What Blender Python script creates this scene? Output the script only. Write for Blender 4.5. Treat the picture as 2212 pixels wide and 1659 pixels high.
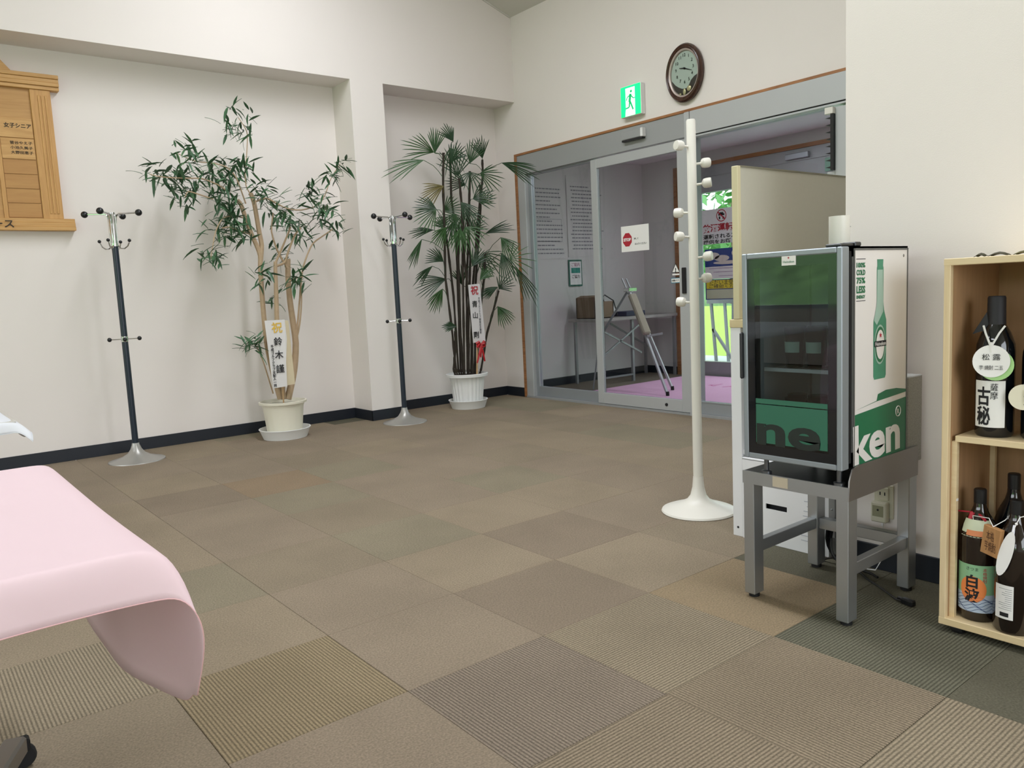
import bpy, bmesh, math, random
from mathutils import Vector, Matrix
for o in list(bpy.data.objects): bpy.data.objects.remove(o)
SC = bpy.context.scene; COL = SC.collection
R = math.radians; PI = math.pi

# ---------------------------------------------------------------- camera
cam_d = bpy.data.cameras.new('camera'); cam = bpy.data.objects.new('camera', cam_d); COL.objects.link(cam)
SC.camera = cam
right = Vector((0.78048, -0.62331, -0.04830)); down = Vector((-0.10959, -0.06034, -0.99214)); fwd = Vector((0.61550, 0.77965, -0.11540))
fwd.normalize(); down = (down - fwd * down.dot(fwd)).normalized(); right = down.cross(fwd)
m3 = Matrix((right, -down, -fwd)).transposed()
cam.matrix_world = Matrix.Translation((0, 0, 1.0872)) @ m3.to_4x4()
cam_d.sensor_width = 36; cam_d.lens = 1698.13 / 2212 * 36
cam_d.shift_x = (1106 - 1095.41) / 2212; cam_d.shift_y = -(829.5 - 828.24) / 2212
cam_d.clip_start = 0.02; cam_d.clip_end = 200

# ---------------------------------------------------------------- sky and exposure
W = bpy.data.worlds.new('sky'); SC.world = W; W.use_nodes = True
bg = W.node_tree.nodes['Background']; bg.inputs[0].default_value = (0.90, 0.95, 1.0, 1); bg.inputs[1].default_value = 3.6
SC.view_settings.view_transform = 'Standard'; SC.view_settings.look = 'None'
SC.view_settings.exposure = 0.73; SC.view_settings.gamma = 1; SC.view_settings.use_curve_mapping = False

def area(name, loc, rot, sx, sy, power, col=(1, 1, 1), portal=False):
    l = bpy.data.lights.new(name, 'AREA'); l.shape = 'RECTANGLE'; l.size = sx; l.size_y = sy; l.energy = power; l.color = col
    o = bpy.data.objects.new(name, l); o.location = loc; o.rotation_euler = rot; COL.objects.link(o)
    if portal: l.cycles.is_portal = True
    return o
WX = -4.6            # west (window) wall
# sky portals in the window openings (they add no light of their own)
area('window_portal', (WX - .02, 2.2, 1.75), (0, R(-90), 0), 2.1, 8.2, 1, portal=True)
area('window_portal', (1.0, -3.02, 1.55), (R(90), 0, 0), 3.4, 1.9, 1, portal=True)
area('door_portal', (7.62, 4.45, 1.15), (0, R(90), 0), 2.1, 3.0, 1, portal=True)
# unseen fill lights added high in the hall to lift and even the walls
for (x, y, z, w_) in ((-2.2, 1.5, 3.6, 22), (-1.4, 4.2, 3.7, 14), (2.4, 4.0, 4.25, 50), (2.2, 1.2, 4.25, 44)):
    area('hall_fill', (x, y, z), (0, 0, 0), .35, 2.4, w_, (.94, .965, 1.03))
area('vestibule_fill', (6.3, 4.4, 2.52), (0, 0, 0), .3, 1.6, 16, (.95, .97, 1.0))  # added fill light, brightens the otherwise dark vestibule


# ---------------------------------------------------------------- helpers
def lin(c):
    if isinstance(c, str): c = [int(c[i:i + 2], 16) / 255 for i in (0, 2, 4)]
    return tuple((x / 12.92 if x <= .04045 else ((x + .055) / 1.055) ** 2.4) for x in c[:3]) + (1,)
def nodes(m): return m.node_tree.nodes, m.node_tree.links
def mat(name, col, rough=.6, metal=0, spec=.5, var=0, scale=20, bump=0, bscale=200, coat=0, emit=0, coord='Object'):
    m = bpy.data.materials.new(name); m.use_nodes = True; N, L = nodes(m); b = N['Principled BSDF']
    b.inputs['Base Color'].default_value = lin(col); b.inputs['Roughness'].default_value = rough
    b.inputs['Metallic'].default_value = metal; b.inputs['Specular IOR Level'].default_value = spec
    b.inputs['Coat Weight'].default_value = coat
    if emit: b.inputs['Emission Color'].default_value = lin(col); b.inputs['Emission Strength'].default_value = emit
    tc = N.new('ShaderNodeTexCoord')
    if var:
        n = N.new('ShaderNodeTexNoise'); n.inputs['Scale'].default_value = scale; n.inputs['Detail'].default_value = 4
        L.new(tc.outputs[coord], n.inputs['Vector'])
        mx = N.new('ShaderNodeMix'); mx.data_type = 'RGBA'; c = lin(col)
        mx.inputs[6].default_value = tuple(max(0, x * (1 - var)) for x in c[:3]) + (1,)
        mx.inputs[7].default_value = tuple(min(1, x * (1 + var)) for x in c[:3]) + (1,)
        L.new(n.outputs['Fac'], mx.inputs[0]); L.new(mx.outputs[2], b.inputs['Base Color'])
    if bump:
        n2 = N.new('ShaderNodeTexNoise'); n2.inputs['Scale'].default_value = bscale; L.new(tc.outputs[coord], n2.inputs['Vector'])
        bp = N.new('ShaderNodeBump'); bp.inputs['Strength'].default_value = bump; bp.inputs['Distance'].default_value = .01
        L.new(n2.outputs['Fac'], bp.inputs['Height']); L.new(bp.outputs[0], b.inputs['Normal'])
    return m
def glass(name, tint, gloss=.08, rough=0.0, fres=1.45):
    m = bpy.data.materials.new(name); m.use_nodes = True; N, L = nodes(m); N.remove(N['Principled BSDF'])
    out = N['Material Output']; t = N.new('ShaderNodeBsdfTransparent'); t.inputs[0].default_value = lin(tint)
    g = N.new('ShaderNodeBsdfGlossy'); g.inputs['Roughness'].default_value = rough
    f = N.new('ShaderNodeFresnel'); f.inputs[0].default_value = fres
    mx = N.new('ShaderNodeMixShader'); gg = N.new('ShaderNodeNewGeometry'); mu = N.new('ShaderNodeMath'); mu.operation = 'MULTIPLY_ADD'
    mu.inputs[1].default_value = -1; mu.inputs[2].default_value = 1; L.new(gg.outputs['Backfacing'], mu.inputs[0])
    m2 = N.new('ShaderNodeMath'); m2.operation = 'MULTIPLY'; L.new(f.outputs[0], m2.inputs[0]); L.new(mu.outputs[0], m2.inputs[1]); L.new(m2.outputs[0], mx.inputs[0]); L.new(t.outputs[0], mx.inputs[1]); L.new(g.outputs[0], mx.inputs[2])
    L.new(mx.outputs[0], out.inputs[0]); return m
def wood(name, c1, c2, scale=6, axis='Z', rough=.5, stretch=12):
    m = bpy.data.materials.new(name); m.use_nodes = True; N, L = nodes(m); b = N['Principled BSDF']; b.inputs['Roughness'].default_value = rough
    tc = N.new('ShaderNodeTexCoord'); mp = N.new('ShaderNodeMapping'); s = [stretch] * 3; s['XYZ'.index(axis)] = 1
    mp.inputs['Scale'].default_value = s; L.new(tc.outputs['Object'], mp.inputs[0])
    n = N.new('ShaderNodeTexNoise'); n.inputs['Scale'].default_value = scale; n.inputs['Detail'].default_value = 6; n.inputs['Distortion'].default_value = .6
    L.new(mp.outputs[0], n.inputs['Vector'])
    r = N.new('ShaderNodeValToRGB'); r.color_ramp.elements[0].position = .3; r.color_ramp.elements[1].position = .7
    r.color_ramp.elements[0].color = lin(c1); r.color_ramp.elements[1].color = lin(c2)
    L.new(n.outputs['Fac'], r.inputs[0]); L.new(r.outputs[0], b.inputs['Base Color']); return m
def carpet(name, col, ribbed=True, axis='X', contrast=.32):
    m = bpy.data.materials.new(name); m.use_nodes = True; N, L = nodes(m); b = N['Principled BSDF']; b.inputs['Roughness'].default_value = .95
    b.inputs['Specular IOR Level'].default_value = .1
    tc = N.new('ShaderNodeTexCoord'); geo = N.new('ShaderNodeNewGeometry')
    n = N.new('ShaderNodeTexNoise'); n.inputs['Scale'].default_value = 170; n.inputs['Detail'].default_value = 3; L.new(geo.outputs['Position'], n.inputs['Vector'])
    n3 = N.new('ShaderNodeTexNoise'); n3.inputs['Scale'].default_value = 2.3; n3.inputs['Detail'].default_value = 3; L.new(geo.outputs['Position'], n3.inputs['Vector'])
    c = lin(col)
    mx = N.new('ShaderNodeMix'); mx.data_type = 'RGBA'; mx.inputs[6].default_value = tuple(x * .45 for x in c[:3]) + (1,); mx.inputs[7].default_value = tuple(min(1, x * 1.55) for x in c[:3]) + (1,)
    L.new(n.outputs['Fac'], mx.inputs[0])
    mx3 = N.new('ShaderNodeMix'); mx3.data_type = 'RGBA'; mx3.blend_type = 'MULTIPLY'; mx3.inputs[0].default_value = 1
    rr = N.new('ShaderNodeMapRange'); rr.inputs[1].default_value = .35; rr.inputs[2].default_value = .65; rr.inputs[3].default_value = .93; rr.inputs[4].default_value = 1.05
    L.new(n3.outputs['Fac'], rr.inputs[0]); L.new(mx.outputs[2], mx3.inputs[6]); L.new(rr.outputs[0], mx3.inputs[7])
    res = mx3.outputs[2]; hgt = n.outputs['Fac']
    if ribbed:
        wv = N.new('ShaderNodeTexWave'); wv.wave_type = 'BANDS'; wv.bands_direction = axis; wv.inputs['Scale'].default_value = 31; wv.inputs['Distortion'].default_value = .25
        wv.inputs['Detail'].default_value = 1; L.new(geo.outputs['Position'], wv.inputs['Vector'])
        m2 = N.new('ShaderNodeMix'); m2.data_type = 'RGBA'; m2.blend_type = 'MULTIPLY'; m2.inputs[0].default_value = 1
        r2 = N.new('ShaderNodeMapRange'); r2.inputs[1].default_value = .1; r2.inputs[2].default_value = .75; r2.inputs[3].default_value = 1 - contrast * 1.3; r2.inputs[4].default_value = 1.08
        L.new(wv.outputs['Fac'], r2.inputs[0]); L.new(res, m2.inputs[6]); L.new(r2.outputs[0], m2.inputs[7]); res = m2.outputs[2]
    L.new(res, b.inputs['Base Color'])
    bp = N.new('ShaderNodeBump'); bp.inputs['Strength'].default_value = .5; bp.inputs['Distance'].default_value = .004
    L.new(hgt, bp.inputs['Height']); L.new(bp.outputs[0], b.inputs['Normal'])
    return m

def cloth_mat(name, col, trans=.35):
    m = mat(name, col, .85, spec=.2, var=.02, scale=4); N, L = nodes(m); b = N['Principled BSDF']; out = N['Material Output']
    tl = N.new('ShaderNodeBsdfTranslucent'); tl.inputs[0].default_value = lin(col); mx = N.new('ShaderNodeMixShader'); mx.inputs[0].default_value = trans
    L.new(b.outputs[0], mx.inputs[1]); L.new(tl.outputs[0], mx.inputs[2]); L.new(mx.outputs[0], out.inputs[0])
    tc = N.new('ShaderNodeTexCoord'); n = N.new('ShaderNodeTexNoise'); n.inputs['Scale'].default_value = 5; n.inputs['Detail'].default_value = 3; n.inputs['Distortion'].default_value = .8
    L.new(tc.outputs['Object'], n.inputs['Vector']); bp = N.new('ShaderNodeBump'); bp.inputs['Strength'].default_value = .25; bp.inputs['Distance'].default_value = .03
    L.new(n.outputs['Fac'], bp.inputs['Height']); L.new(bp.outputs[0], b.inputs['Normal']); return m

class B:
    """collects geometry in world coordinates"""
    def __init__(s): s.bm = bmesh.new()
    def box(s, x0, x1, y0, y1, z0, z1, bev=0, seg=1, M=None):
        r = bmesh.ops.create_cube(s.bm, size=1); vs = r['verts']
        for v in vs: v.co = Vector(((x0 + x1) / 2 + v.co.x * (x1 - x0), (y0 + y1) / 2 + v.co.y * (y1 - y0), (z0 + z1) / 2 + v.co.z * (z1 - z0)))
        if bev:
            es = set(e for v in vs for e in v.link_edges)
            r = bmesh.ops.bevel(s.bm, geom=list(es), offset=bev, segments=seg, affect='EDGES', profile=.5); vs = list(set(v for f in r['faces'] for v in f.verts) | set(v for v in vs if v.is_valid))
        if M is not None:
            for v in vs: v.co = M @ v.co
        return s
    def obox(s, a, b, w, h, up=(0, 0, 1), bev=0):
        """box beam from a to b, width w (sideways), height h (along up)"""
        a, b = Vector(a), Vector(b); d = (b - a); L = d.length; d.normalize(); u = Vector(up); sd = d.cross(u)
        if sd.length < 1e-4: sd = d.cross(Vector((1, 0, 0)))
        sd.normalize(); u = sd.cross(d)
        M = Matrix((d, sd, u)).transposed().to_4x4(); M.translation = (a + b) / 2
        return s.box(-L / 2, L / 2, -w / 2, w / 2, -h / 2, h / 2, bev=bev, M=M)
    def quad(s, *p):
        s.bm.faces.new([s.bm.verts.new(q) for q in p]); return s
    def poly(s, pts, d=None):
        vs = [s.bm.verts.new(p) for p in pts]; f = s.bm.faces.new(vs)
        if d is not None:
            r = bmesh.ops.extrude_face_region(s.bm, geom=[f]); n = [v for v in r['geom'] if isinstance(v, bmesh.types.BMVert)]
            for v in n: v.co += Vector(d)
        return s
    def tube(s, pts, r, n=8, cap=True):
        pts = [Vector(p) for p in pts]; k = len(pts); rs = r if isinstance(r, (list, tuple)) else [r] * k
        t0 = (pts[1] - pts[0]).normalized(); ref = Vector((0, 0, 1)) if abs(t0.z) < .9 else Vector((1, 0, 0)); u = t0.cross(ref).normalized(); rings = []
        for i, p in enumerate(pts):
            t = ((pts[i + 1] if i < k - 1 else p) - (pts[i - 1] if i > 0 else p)).normalized()
            u = (u - t * u.dot(t)).normalized(); v = t.cross(u)
            rings.append([s.bm.verts.new(p + (u * math.cos(2 * PI * j / n) + v * math.sin(2 * PI * j / n)) * rs[i]) for j in range(n)])
        for a, b in zip(rings, rings[1:]):
            for j in range(n): s.bm.faces.new((a[j], a[(j + 1) % n], b[(j + 1) % n], b[j]))
        if cap: s.bm.faces.new(rings[0][::-1]); s.bm.faces.new(rings[-1])
        return s
    def lathe(s, prof, c=(0, 0, 0), n=24, M=None, a0=0, a1=360, sy=1, flute=0, fn=0):
        """prof: (radius, z) list"""
        full = abs(a1 - a0 - 360) < .01; cnt = n if full else n + 1; rings = []
        M = M or Matrix.Identity(4); c = Vector(c)
        for r_, z in prof:
            if r_ < 1e-6 and full: rings.append([s.bm.verts.new(M @ Vector((0, 0, z)) + c)]); continue
            rg = []
            for j in range(cnt):
                a = R(a0 + (a1 - a0) * j / n); q = r_ * (1 + (flute * (.5 + .5 * math.cos(a * fn)) if fn else 0))
                rg.append(s.bm.verts.new(M @ Vector((q * math.cos(a), sy * q * math.sin(a), z)) + c))
            rings.append(rg)
        for a, b in zip(rings, rings[1:]):
            for j in range(cnt if full else n):
                k = (j + 1) % cnt
                if len(a) == 1 and len(b) == 1: continue
                if len(a) == 1: s.bm.faces.new((a[0], b[k], b[j]))
                elif len(b) == 1: s.bm.faces.new((a[j], a[k], b[0]))
                else: s.bm.faces.new((a[j], a[k], b[k], b[j]))
        return s
    def ball(s, c, r, seg=12, sc=(1, 1, 1)):
        q = bmesh.ops.create_uvsphere(s.bm, u_segments=seg, v_segments=max(6, seg // 2 + 2), radius=r)
        for v in q['verts']: v.co = Vector(c) + Vector((v.co.x * sc[0], v.co.y * sc[1], v.co.z * sc[2]))
        return s
    def grid(s, rows, closed=False):
        vs = [[s.bm.verts.new(p) for p in r] for r in rows]
        for a, b in zip(vs, vs[1:]):
            for j in range(len(a) - 1): s.bm.faces.new((a[j], a[j + 1], b[j + 1], b[j]))
        return s
def obj(name, b, m, parent=None, label=None, cat=None, group=None, kind=None, smooth=True, sharp=35, loc=None, fix=True):
    """links the collected geometry as one mesh object; the origin is the parent's, or loc"""
    if fix: bmesh.ops.recalc_face_normals(b.bm, faces=b.bm.faces)
    off = Vector(parent.matrix_world.translation) if parent is not None else Vector(loc or (0, 0, 0))
    if parent is not None and parent.parent is not None: off = origin(parent)
    elif parent is not None: off = origin(parent)
    for v in b.bm.verts: v.co -= off
    me = bpy.data.meshes.new(name); b.bm.to_mesh(me); b.bm.free()
    if m is not None: me.materials.append(m)
    if smooth:
        for p in me.polygons: p.use_smooth = True
        me.set_sharp_from_angle(angle=R(sharp))
    o = bpy.data.objects.new(name, me); COL.objects.link(o)
    if parent is not None: o.parent = parent
    else: o.location = off
    tag(o, label, cat, group, kind); return o
def origin(o):
    v = Vector((0, 0, 0))
    while o is not None: v += Vector(o.location); o = o.parent
    return v
def tag(o, label=None, cat=None, group=None, kind=None):
    if label: o['label'] = label
    if cat: o['category'] = cat
    if group: o['group'] = group
    if kind: o['kind'] = kind
def thing(name, label, cat, loc, group=None, kind=None):
    o = bpy.data.objects.new(name, None); o.empty_display_size = .05; COL.objects.link(o); o.location = loc; tag(o, label, cat, group, kind); return o
def struct(name, b, m, parent=None, smooth=False): return obj(name, b, m, parent, kind=None if parent else 'structure', smooth=smooth)
def text(body, size, o, u, v, m, parent, name='lettering', bold=0, ext=.0006, align='CENTER', line=1.0, wrap=None, width=None, height=None, label=None, res=2, shear=0):
    """flat lettering in the plane (u right, v up) centred on o; wrap=(cx, cy, radius, angle0) bends it round an upright cylinder"""
    c = bpy.data.curves.new('t', 'FONT'); c.body = body; c.size = size; c.align_x = align; c.align_y = 'CENTER'; c.extrude = ext; c.offset = bold; c.space_line = line; c.resolution_u = res; c.shear = shear
    t = bpy.data.objects.new('t', c); COL.objects.link(t); dg = bpy.context.evaluated_depsgraph_get()
    me = bpy.data.meshes.new_from_object(t.evaluated_get(dg)); bpy.data.objects.remove(t); bpy.data.curves.remove(c)
    me.materials.clear(); me.materials.append(m); me.name = name
    if wrap:
        tb = bmesh.new(); tb.from_mesh(me); lim = max([abs(q.co.x) for q in tb.verts] or [0]); st = size * .09; x_ = -lim
        while x_ < lim:
            bmesh.ops.bisect_plane(tb, geom=tb.verts[:] + tb.edges[:] + tb.faces[:], plane_co=(x_, 0, 0), plane_no=(1, 0, 0)); x_ += st
        tb.to_mesh(me); tb.free()
    xs = [q.co.x for q in me.vertices] or [0]; ys = [q.co.y for q in me.vertices] or [0]
    kx = width / (max(xs) - min(xs)) if width else 1; ky = height / (max(ys) - min(ys)) if height else (kx if width else 1)
    mx = (max(xs) + min(xs)) / 2; my = (max(ys) + min(ys)) / 2
    if height and not width: kx = ky
    cx, cy = (mx, my) if align == 'CENTER' else (0, my)
    u, v = Vector(u), Vector(v); n = u.cross(v); off = origin(parent) if parent else Vector((0, 0, 0))
    for q in me.vertices:
        x, y, z = (q.co.x - cx) * kx, (q.co.y - cy) * ky, q.co.z
        if wrap:
            ax, ay, r_, a0 = wrap; a = a0 + x / r_
            q.co = Vector((ax + (r_ + z) * math.cos(a), ay + (r_ + z) * math.sin(a), o[2] + y)) - off
        else: q.co = Vector(o) + u * x + v * y + n * z - off
    ob = bpy.data.objects.new(name, me); COL.objects.link(ob)
    if parent: ob.parent = parent
    if label: ob['label'] = label
    return ob
ZU = (0, 0, 1)

# ---------------------------------------------------------------- materials
M = {}
M['wall'] = mat('wall_paint', 'e7e0da', .9, spec=.2, var=.015, scale=3, bump=.04, bscale=260)
M['wall_cool'] = mat('vestibule_paint', 'd6d3cf', .9, spec=.2, var=.015, scale=3)
M['ceil'] = mat('ceiling_paint', 'd5d2ca', .95, spec=.1)
M['base'] = mat('navy_vinyl', '1b2029', .45, var=.05, scale=8)
M['alu'] = mat('brushed_aluminium', 'a5aaae', .38, metal=.55, var=.03, scale=3)
M['alu2'] = mat('pale_aluminium', 'b6b8b8', .45, metal=.25, var=.02, scale=3)
M['aludark'] = mat('grey_aluminium', 'a0a2a2', .4, metal=.25)  # own grey tone of headers, threshold and small fittings
M['trimwood'] = wood('brown_trim_wood', '86562f', 'ab7648', 5, 'Y', .45)
M['glass'] = glass('door_glass', 'dcdde0', fres=1.35)
M['clear'] = glass('clear_glass', 'eef2f0', fres=1.4)
M['black'] = mat('black_plastic', '121316', .35)
M['blackmat'] = mat('black_rubber', '0c0c0e', .7)
M['white'] = mat('white_plastic', 'e8e8e6', .4)
M['paper'] = mat('white_paper', 'eceae6', .8)
M['wood'] = wood('board_wood', 'b98b4d', 'cda163', 3.5, 'X', .5)
M['woodv'] = wood('board_wood_upright', 'b78749', 'cb9c5c', 3.5, 'Z', .5)
M['chrome'] = mat('chrome', 'd8dadc', .12, metal=1)
M['navy'] = mat('navy_pole', '1c2733', .35, var=.05)
M['silver'] = mat('silver_paint', 'a9a7a2', .38, metal=.6)
M['cream'] = mat('cream_plastic', 'dfdcd2', .38, var=.02, scale=5)
M['pinkcloth'] = cloth_mat('pink_tablecloth', 'f5dfe4', .26)
M['pinkhem'] = mat('salmon_hem', 'e0b4b6', .85)
M['whitecloth'] = cloth_mat('white_tablecloth', 'eceef2', .25)
M['ink'] = mat('black_ink', '17171a', .7)
M['red'] = mat('red_ink', 'b02232', .6)

# ---------------------------------------------------------------- hall shell
XB, YA, YF, ZS = 5.166, 6.541, 6.211, 2.952
XP1, XP2 = 3.357, 3.677                      # pilaster between the two recesses
XC, YC = 2.80, 1.505                         # right wall face and its far corner
YS = -3.0
def ceil_z(x): return 3.757 + .33 * (XB - x) if x > .6 else 3.757 + .33 * (XB - .6) - .33 * (.6 - x)
T = .12
# floor slab, then carpet tiles
TX0, TY0, TS = .536, .823, .5
b = B().box(WX - T, XB, YS - T, YA + .01, -.12, -.008); floor = struct('floor', b, carpet('carpet_base', '8b7d69', False))
names = {'t0': ('877a69', 0), 't1': ('8a7d6a', 0), 't2': ('847866', 0), 't3': ('887b68', 1), 't4': ('8d816d', 1), 'ol': ('8a7c63', 1), 'yl': ('8a7a62', 0), 'gr': ('5d5a4c', 0), 'gs': ('666455', 1), 'br': ('867560', 0), 'dk': ('807363', 0), 'gn': ('837a67', 0), 'hb': ('837769', 1)}
CM = {}
def cmat(k, ax):
    if (k, ax) not in CM: CM[(k, ax)] = carpet('carpet_%s' % names[k][0], names[k][0], names[k][1] == 1, ax)
    return CM[(k, ax)]
special = {(3, 1): 'yl', (3, 0): 'gs', (3, -1): 'gr', (4, -1): 'gr', (4, 0): 'gr', (4, 1): 'gr', (2, 0): 't3', (2, -1): 't4', (1, -1): 't4', (1, 0): 't3', (2, 1): 't4', (1, 1): 'hb', (0, 1): 't0', (0, 2): 'ol', (0, 3): 't1', (-1, 3): 't4', (-1, 2): 't2', (1, 2): 't0', (2, 2): 'dk', (2, 4): 'gn', (2, 7): 'br', (5, 11): 'gr', (5, 10): 't2', (1, 7): 'dk', (0, 0): 't2', (-1, 1): 't2', (3, 3): 'dk', (3, 2): 't1', (1, 3): 't0', (2, 3): 't1', (1, 4): 't2'}
axis_of = {(2, 0): 'X', (0, 2): 'X', (3, 0): 'Y', (2, -1): 'Y', (1, 0): 'Y', (1, 1): 'X', (2, 1): 'Y', (-1, 3): 'X', (1, -1): 'Y'}
random.seed(11); tmesh = {}
def tile_mesh(k, ax, w, d):
    key = (k, ax, round(w, 3), round(d, 3))
    if key not in tmesh:
        q = B(); g = .0005; q.box(g, w - g, g, d - g, -.008, .0, bev=.0012); bmesh.ops.recalc_face_normals(q.bm, faces=q.bm.faces)
        me = bpy.data.meshes.new('carpet_tile'); q.bm.to_mesh(me); q.bm.free(); me.materials.append(cmat(k, ax)); tmesh[key] = me
    return tmesh[key]
for i in range(-3, 10):
    for j in range(-3, 12):
        x0, y0 = TX0 + TS * i, TY0 + TS * j; x1, y1 = min(x0 + TS, XB - .02), min(y0 + TS, YA - .002)
        if x1 - x0 < .05 or y1 - y0 < .05: continue
        if x0 > XC - .05 and y1 < YC: continue
        k = special.get((i, j)) or random.choice(['t0', 't0', 't1', 't2', 't0', 'gn', 't1', 't3' if j < 4 else 't1'])
        ax = axis_of.get((i, j), random.choice('XY'))
        o = bpy.data.objects.new('carpet_tile', tile_mesh(k, ax, x1 - x0, y1 - y0)); COL.objects.link(o); o.parent = floor
        o.location = (x0, y0, random.uniform(0, .0006))
# left wall: upper part, pilaster, recess backs
b = B(); zt = 5.6
b.box(WX, XB + .2, YF, YF + .5, ZS, zt)
b.box(XP1, XP2, YF, YA + .1, 0, ZS)
b.box(WX, XP1, YA, YA + T, 0, ZS); b.box(XP2, XB + .2, YA, YA + T, 0, ZS)
struct('wall_left', b, M['wall'])
bl = B(); h = .093
bl.box(WX, XP1, YA - .008, YA, 0, h, bev=.002); bl.box(XP1 - .008, XP1, YF - .008, YA, 0, h, bev=.002); bl.box(XP1 - .008, XP2 + .008, YF - .008, YF, 0, h, bev=.002)
bl.box(XP2, XP2 + .008, YF, YA, 0, h, bev=.002); bl.box(XP2, XB, YA - .008, YA, 0, h, bev=.002)
struct('baseboard_left', bl, M['base'])
struct('baseboard_back', B().box(XB - .008, XB, 6.235, YA - .008, 0, h, bev=.002), M['base'])
# wall with the doors: above the doors, the strip left of them and the block right of them
YD0, YD1, ZD = YC, 6.235, 2.44
b = B(); b.box(XB, XB + .2, YD1, YA, 0, ZD); b.box(XB, XB + .2, YS, YA, ZD, zt)
struct('wall_back', b, M['wall'])
b = B(); b.box(XC, XB + .2, YS, YC, 0, zt); struct('wall_right', b, M['wall'])
bb = B().box(XC - .008, XC, YS, YC, 0, h, bev=.002).box(XC - .008, XB, YC, YC + .008, 0, h, bev=.002); struct('baseboard_right', bb, M['base'])
# ceiling: two slopes
b = B(); c0 = 3.757; zr = ceil_z(.6)
for (xa, za, xb, zb) in ((XB + .2, ceil_z(XB + .2), .6, zr), (.6, zr, WX - T, ceil_z(WX - T))):
    b.poly([(xa, YS - T, za), (xb, YS - T, zb), (xb, YA + T, zb), (xa, YA + T, za)], (0, 0, .12))
struct('ceiling', b, M['ceil'])
struct('trim_1', B().obox((XB - .01, YF - .006, 3.753), (.62, YF - .006, zr - .004), .012, .012), M['ceil'])
# window wall on the west side and rear wall (behind the camera)
b = B(); wz0, wz1 = .7, 2.8
b.box(WX - T, WX, YS, YA + T, 0, wz0).box(WX - T, WX, YS, YA + T, wz1, zt).box(WX - T, WX, YS, -1.9, wz0, wz1).box(WX - T, WX, 6.3, YA + T, wz0, wz1)
struct('wall_west', b, M['wall'])
for k in range(5):
    y0 = -1.9 + k * 1.64; y1 = y0 + 1.64; q = B()
    for a in ((y0, y0 + .05, wz0, wz1), (y1 - .05, y1, wz0, wz1), (y0, y1, wz0, wz0 + .05), (y0, y1, wz1 - .05, wz1), (y0, y1, 1.95, 2.0)): q.box(WX - .09, WX - .03, *a)
    struct('window_%d' % (k + 1), q, M['alu'])
b = B().box(WX, XC, YS - T, YS, 0, .6).box(WX, XC, YS - T, YS, 2.5, zt).box(WX, -.7, YS - T, YS, .6, 2.5).box(2.7, XC, YS - T, YS, .6, 2.5)
struct('wall_south', b, M['wall'])

# ---------------------------------------------------------------- automatic door front (structure, in parts)
door = thing('door_1', None, None, (XB, 4.1, 0), kind='structure')
P = lambda n, bb, m, par=door, **k: obj(n, bb, m, par, **k)
P('trim', B().box(XB - .02, XB + .1, YC, YD1, 2.424, 2.446, bev=.003).box(XB - .02, XB + .1, 6.198, 6.235, 0, 2.425, bev=.003), M['trimwood'], label='brown wooden trim')
P('header', B().box(XB - .012, XB + .12, 4.095, 6.198, 2.238, 2.425), M['aludark'])
P('header', B().box(XB - .02, XB + .12, YC, 4.045, 2.245, 2.425), M['alu2'], label='pale grey header panel')
P('header_track', B().box(XB - .005, XB + .1, YC, 4.045, 2.236, 2.241), M['black'])
P('header_lip', B().box(XB - .022, XB + .1, YC, 4.045, 2.222, 2.234), M['alu2'])
P('jamb', B().box(XB - .014, XB + .12, 6.09, 6.198, 0, 2.24, bev=.003), M['alu2'])
P('mullion', B().box(XB - .025, XB + .12, 4.05, 4.10, 0, 2.425, bev=.003), M['alu2'])
P('post', B().box(XB - .03, XB + .12, 2.70, 2.835, 0, 2.205, bev=.003).box(XB - .03, XB + .12, 2.835, 2.893, 0, 1.79, bev=.003), M['alu2'])
P('threshold', B().box(XB - .02, XB + .14, YC, 6.198, 0, .018), M['aludark'])
# fixed pane
P('bottom_rail', B().box(XB + .03, XB + .07, 5.17, 6.09, .018, .117, bev=.002), M['alu'])
P('pane_frame', B().box(XB + .03, XB + .07, 6.045, 6.09, .117, 2.238, bev=.002).box(XB + .03, XB + .07, 5.17, 6.045, 2.222, 2.238), M['alu'])
P('pane', B().box(XB + .045, XB + .051, 5.12, 6.045, .117, 2.222), M['glass'], smooth=False)
# sliding leaf
leaf = P('leaf', B().box(XB - .01, XB + .025, 5.098, 5.172, .022, 2.225, bev=.002).box(XB - .01, XB + .025, 4.102, 4.19, .022, 2.225, bev=.002).box(XB - .01, XB + .025, 4.19, 5.098, 2.145, 2.225, bev=.002).box(XB - .01, XB + .025, 4.19, 5.098, .022, .122, bev=.002), M['alu2'])
P('pane', B().box(XB + .005, XB + .011, 4.19, 5.098, .122, 2.145), M['glass'], leaf, smooth=False)
P('pull_handle', B().box(XB - .024, XB - .008, 4.118, 4.158, 1.005, 1.215, bev=.004), M['black'], leaf)
P('lock', B().lathe([(0, 0), (.014, 0), (.014, .006), (0, .006)], (XB - .01, 4.356, .071), 14, Matrix.Rotation(R(-90), 4, 'Y')), M['blackmat'], leaf)
# right pane
P('bottom_rail', B().box(XB + .03, XB + .07, YC, 4.05, .018, .112, bev=.002).box(XB + .025, XB + .075, YC, 4.05, .112, .12), M['alu'])
P('pane', B().box(XB + .045, XB + .051, 2.893, 4.05, .12, 2.236), M['glass'], smooth=False)

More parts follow.
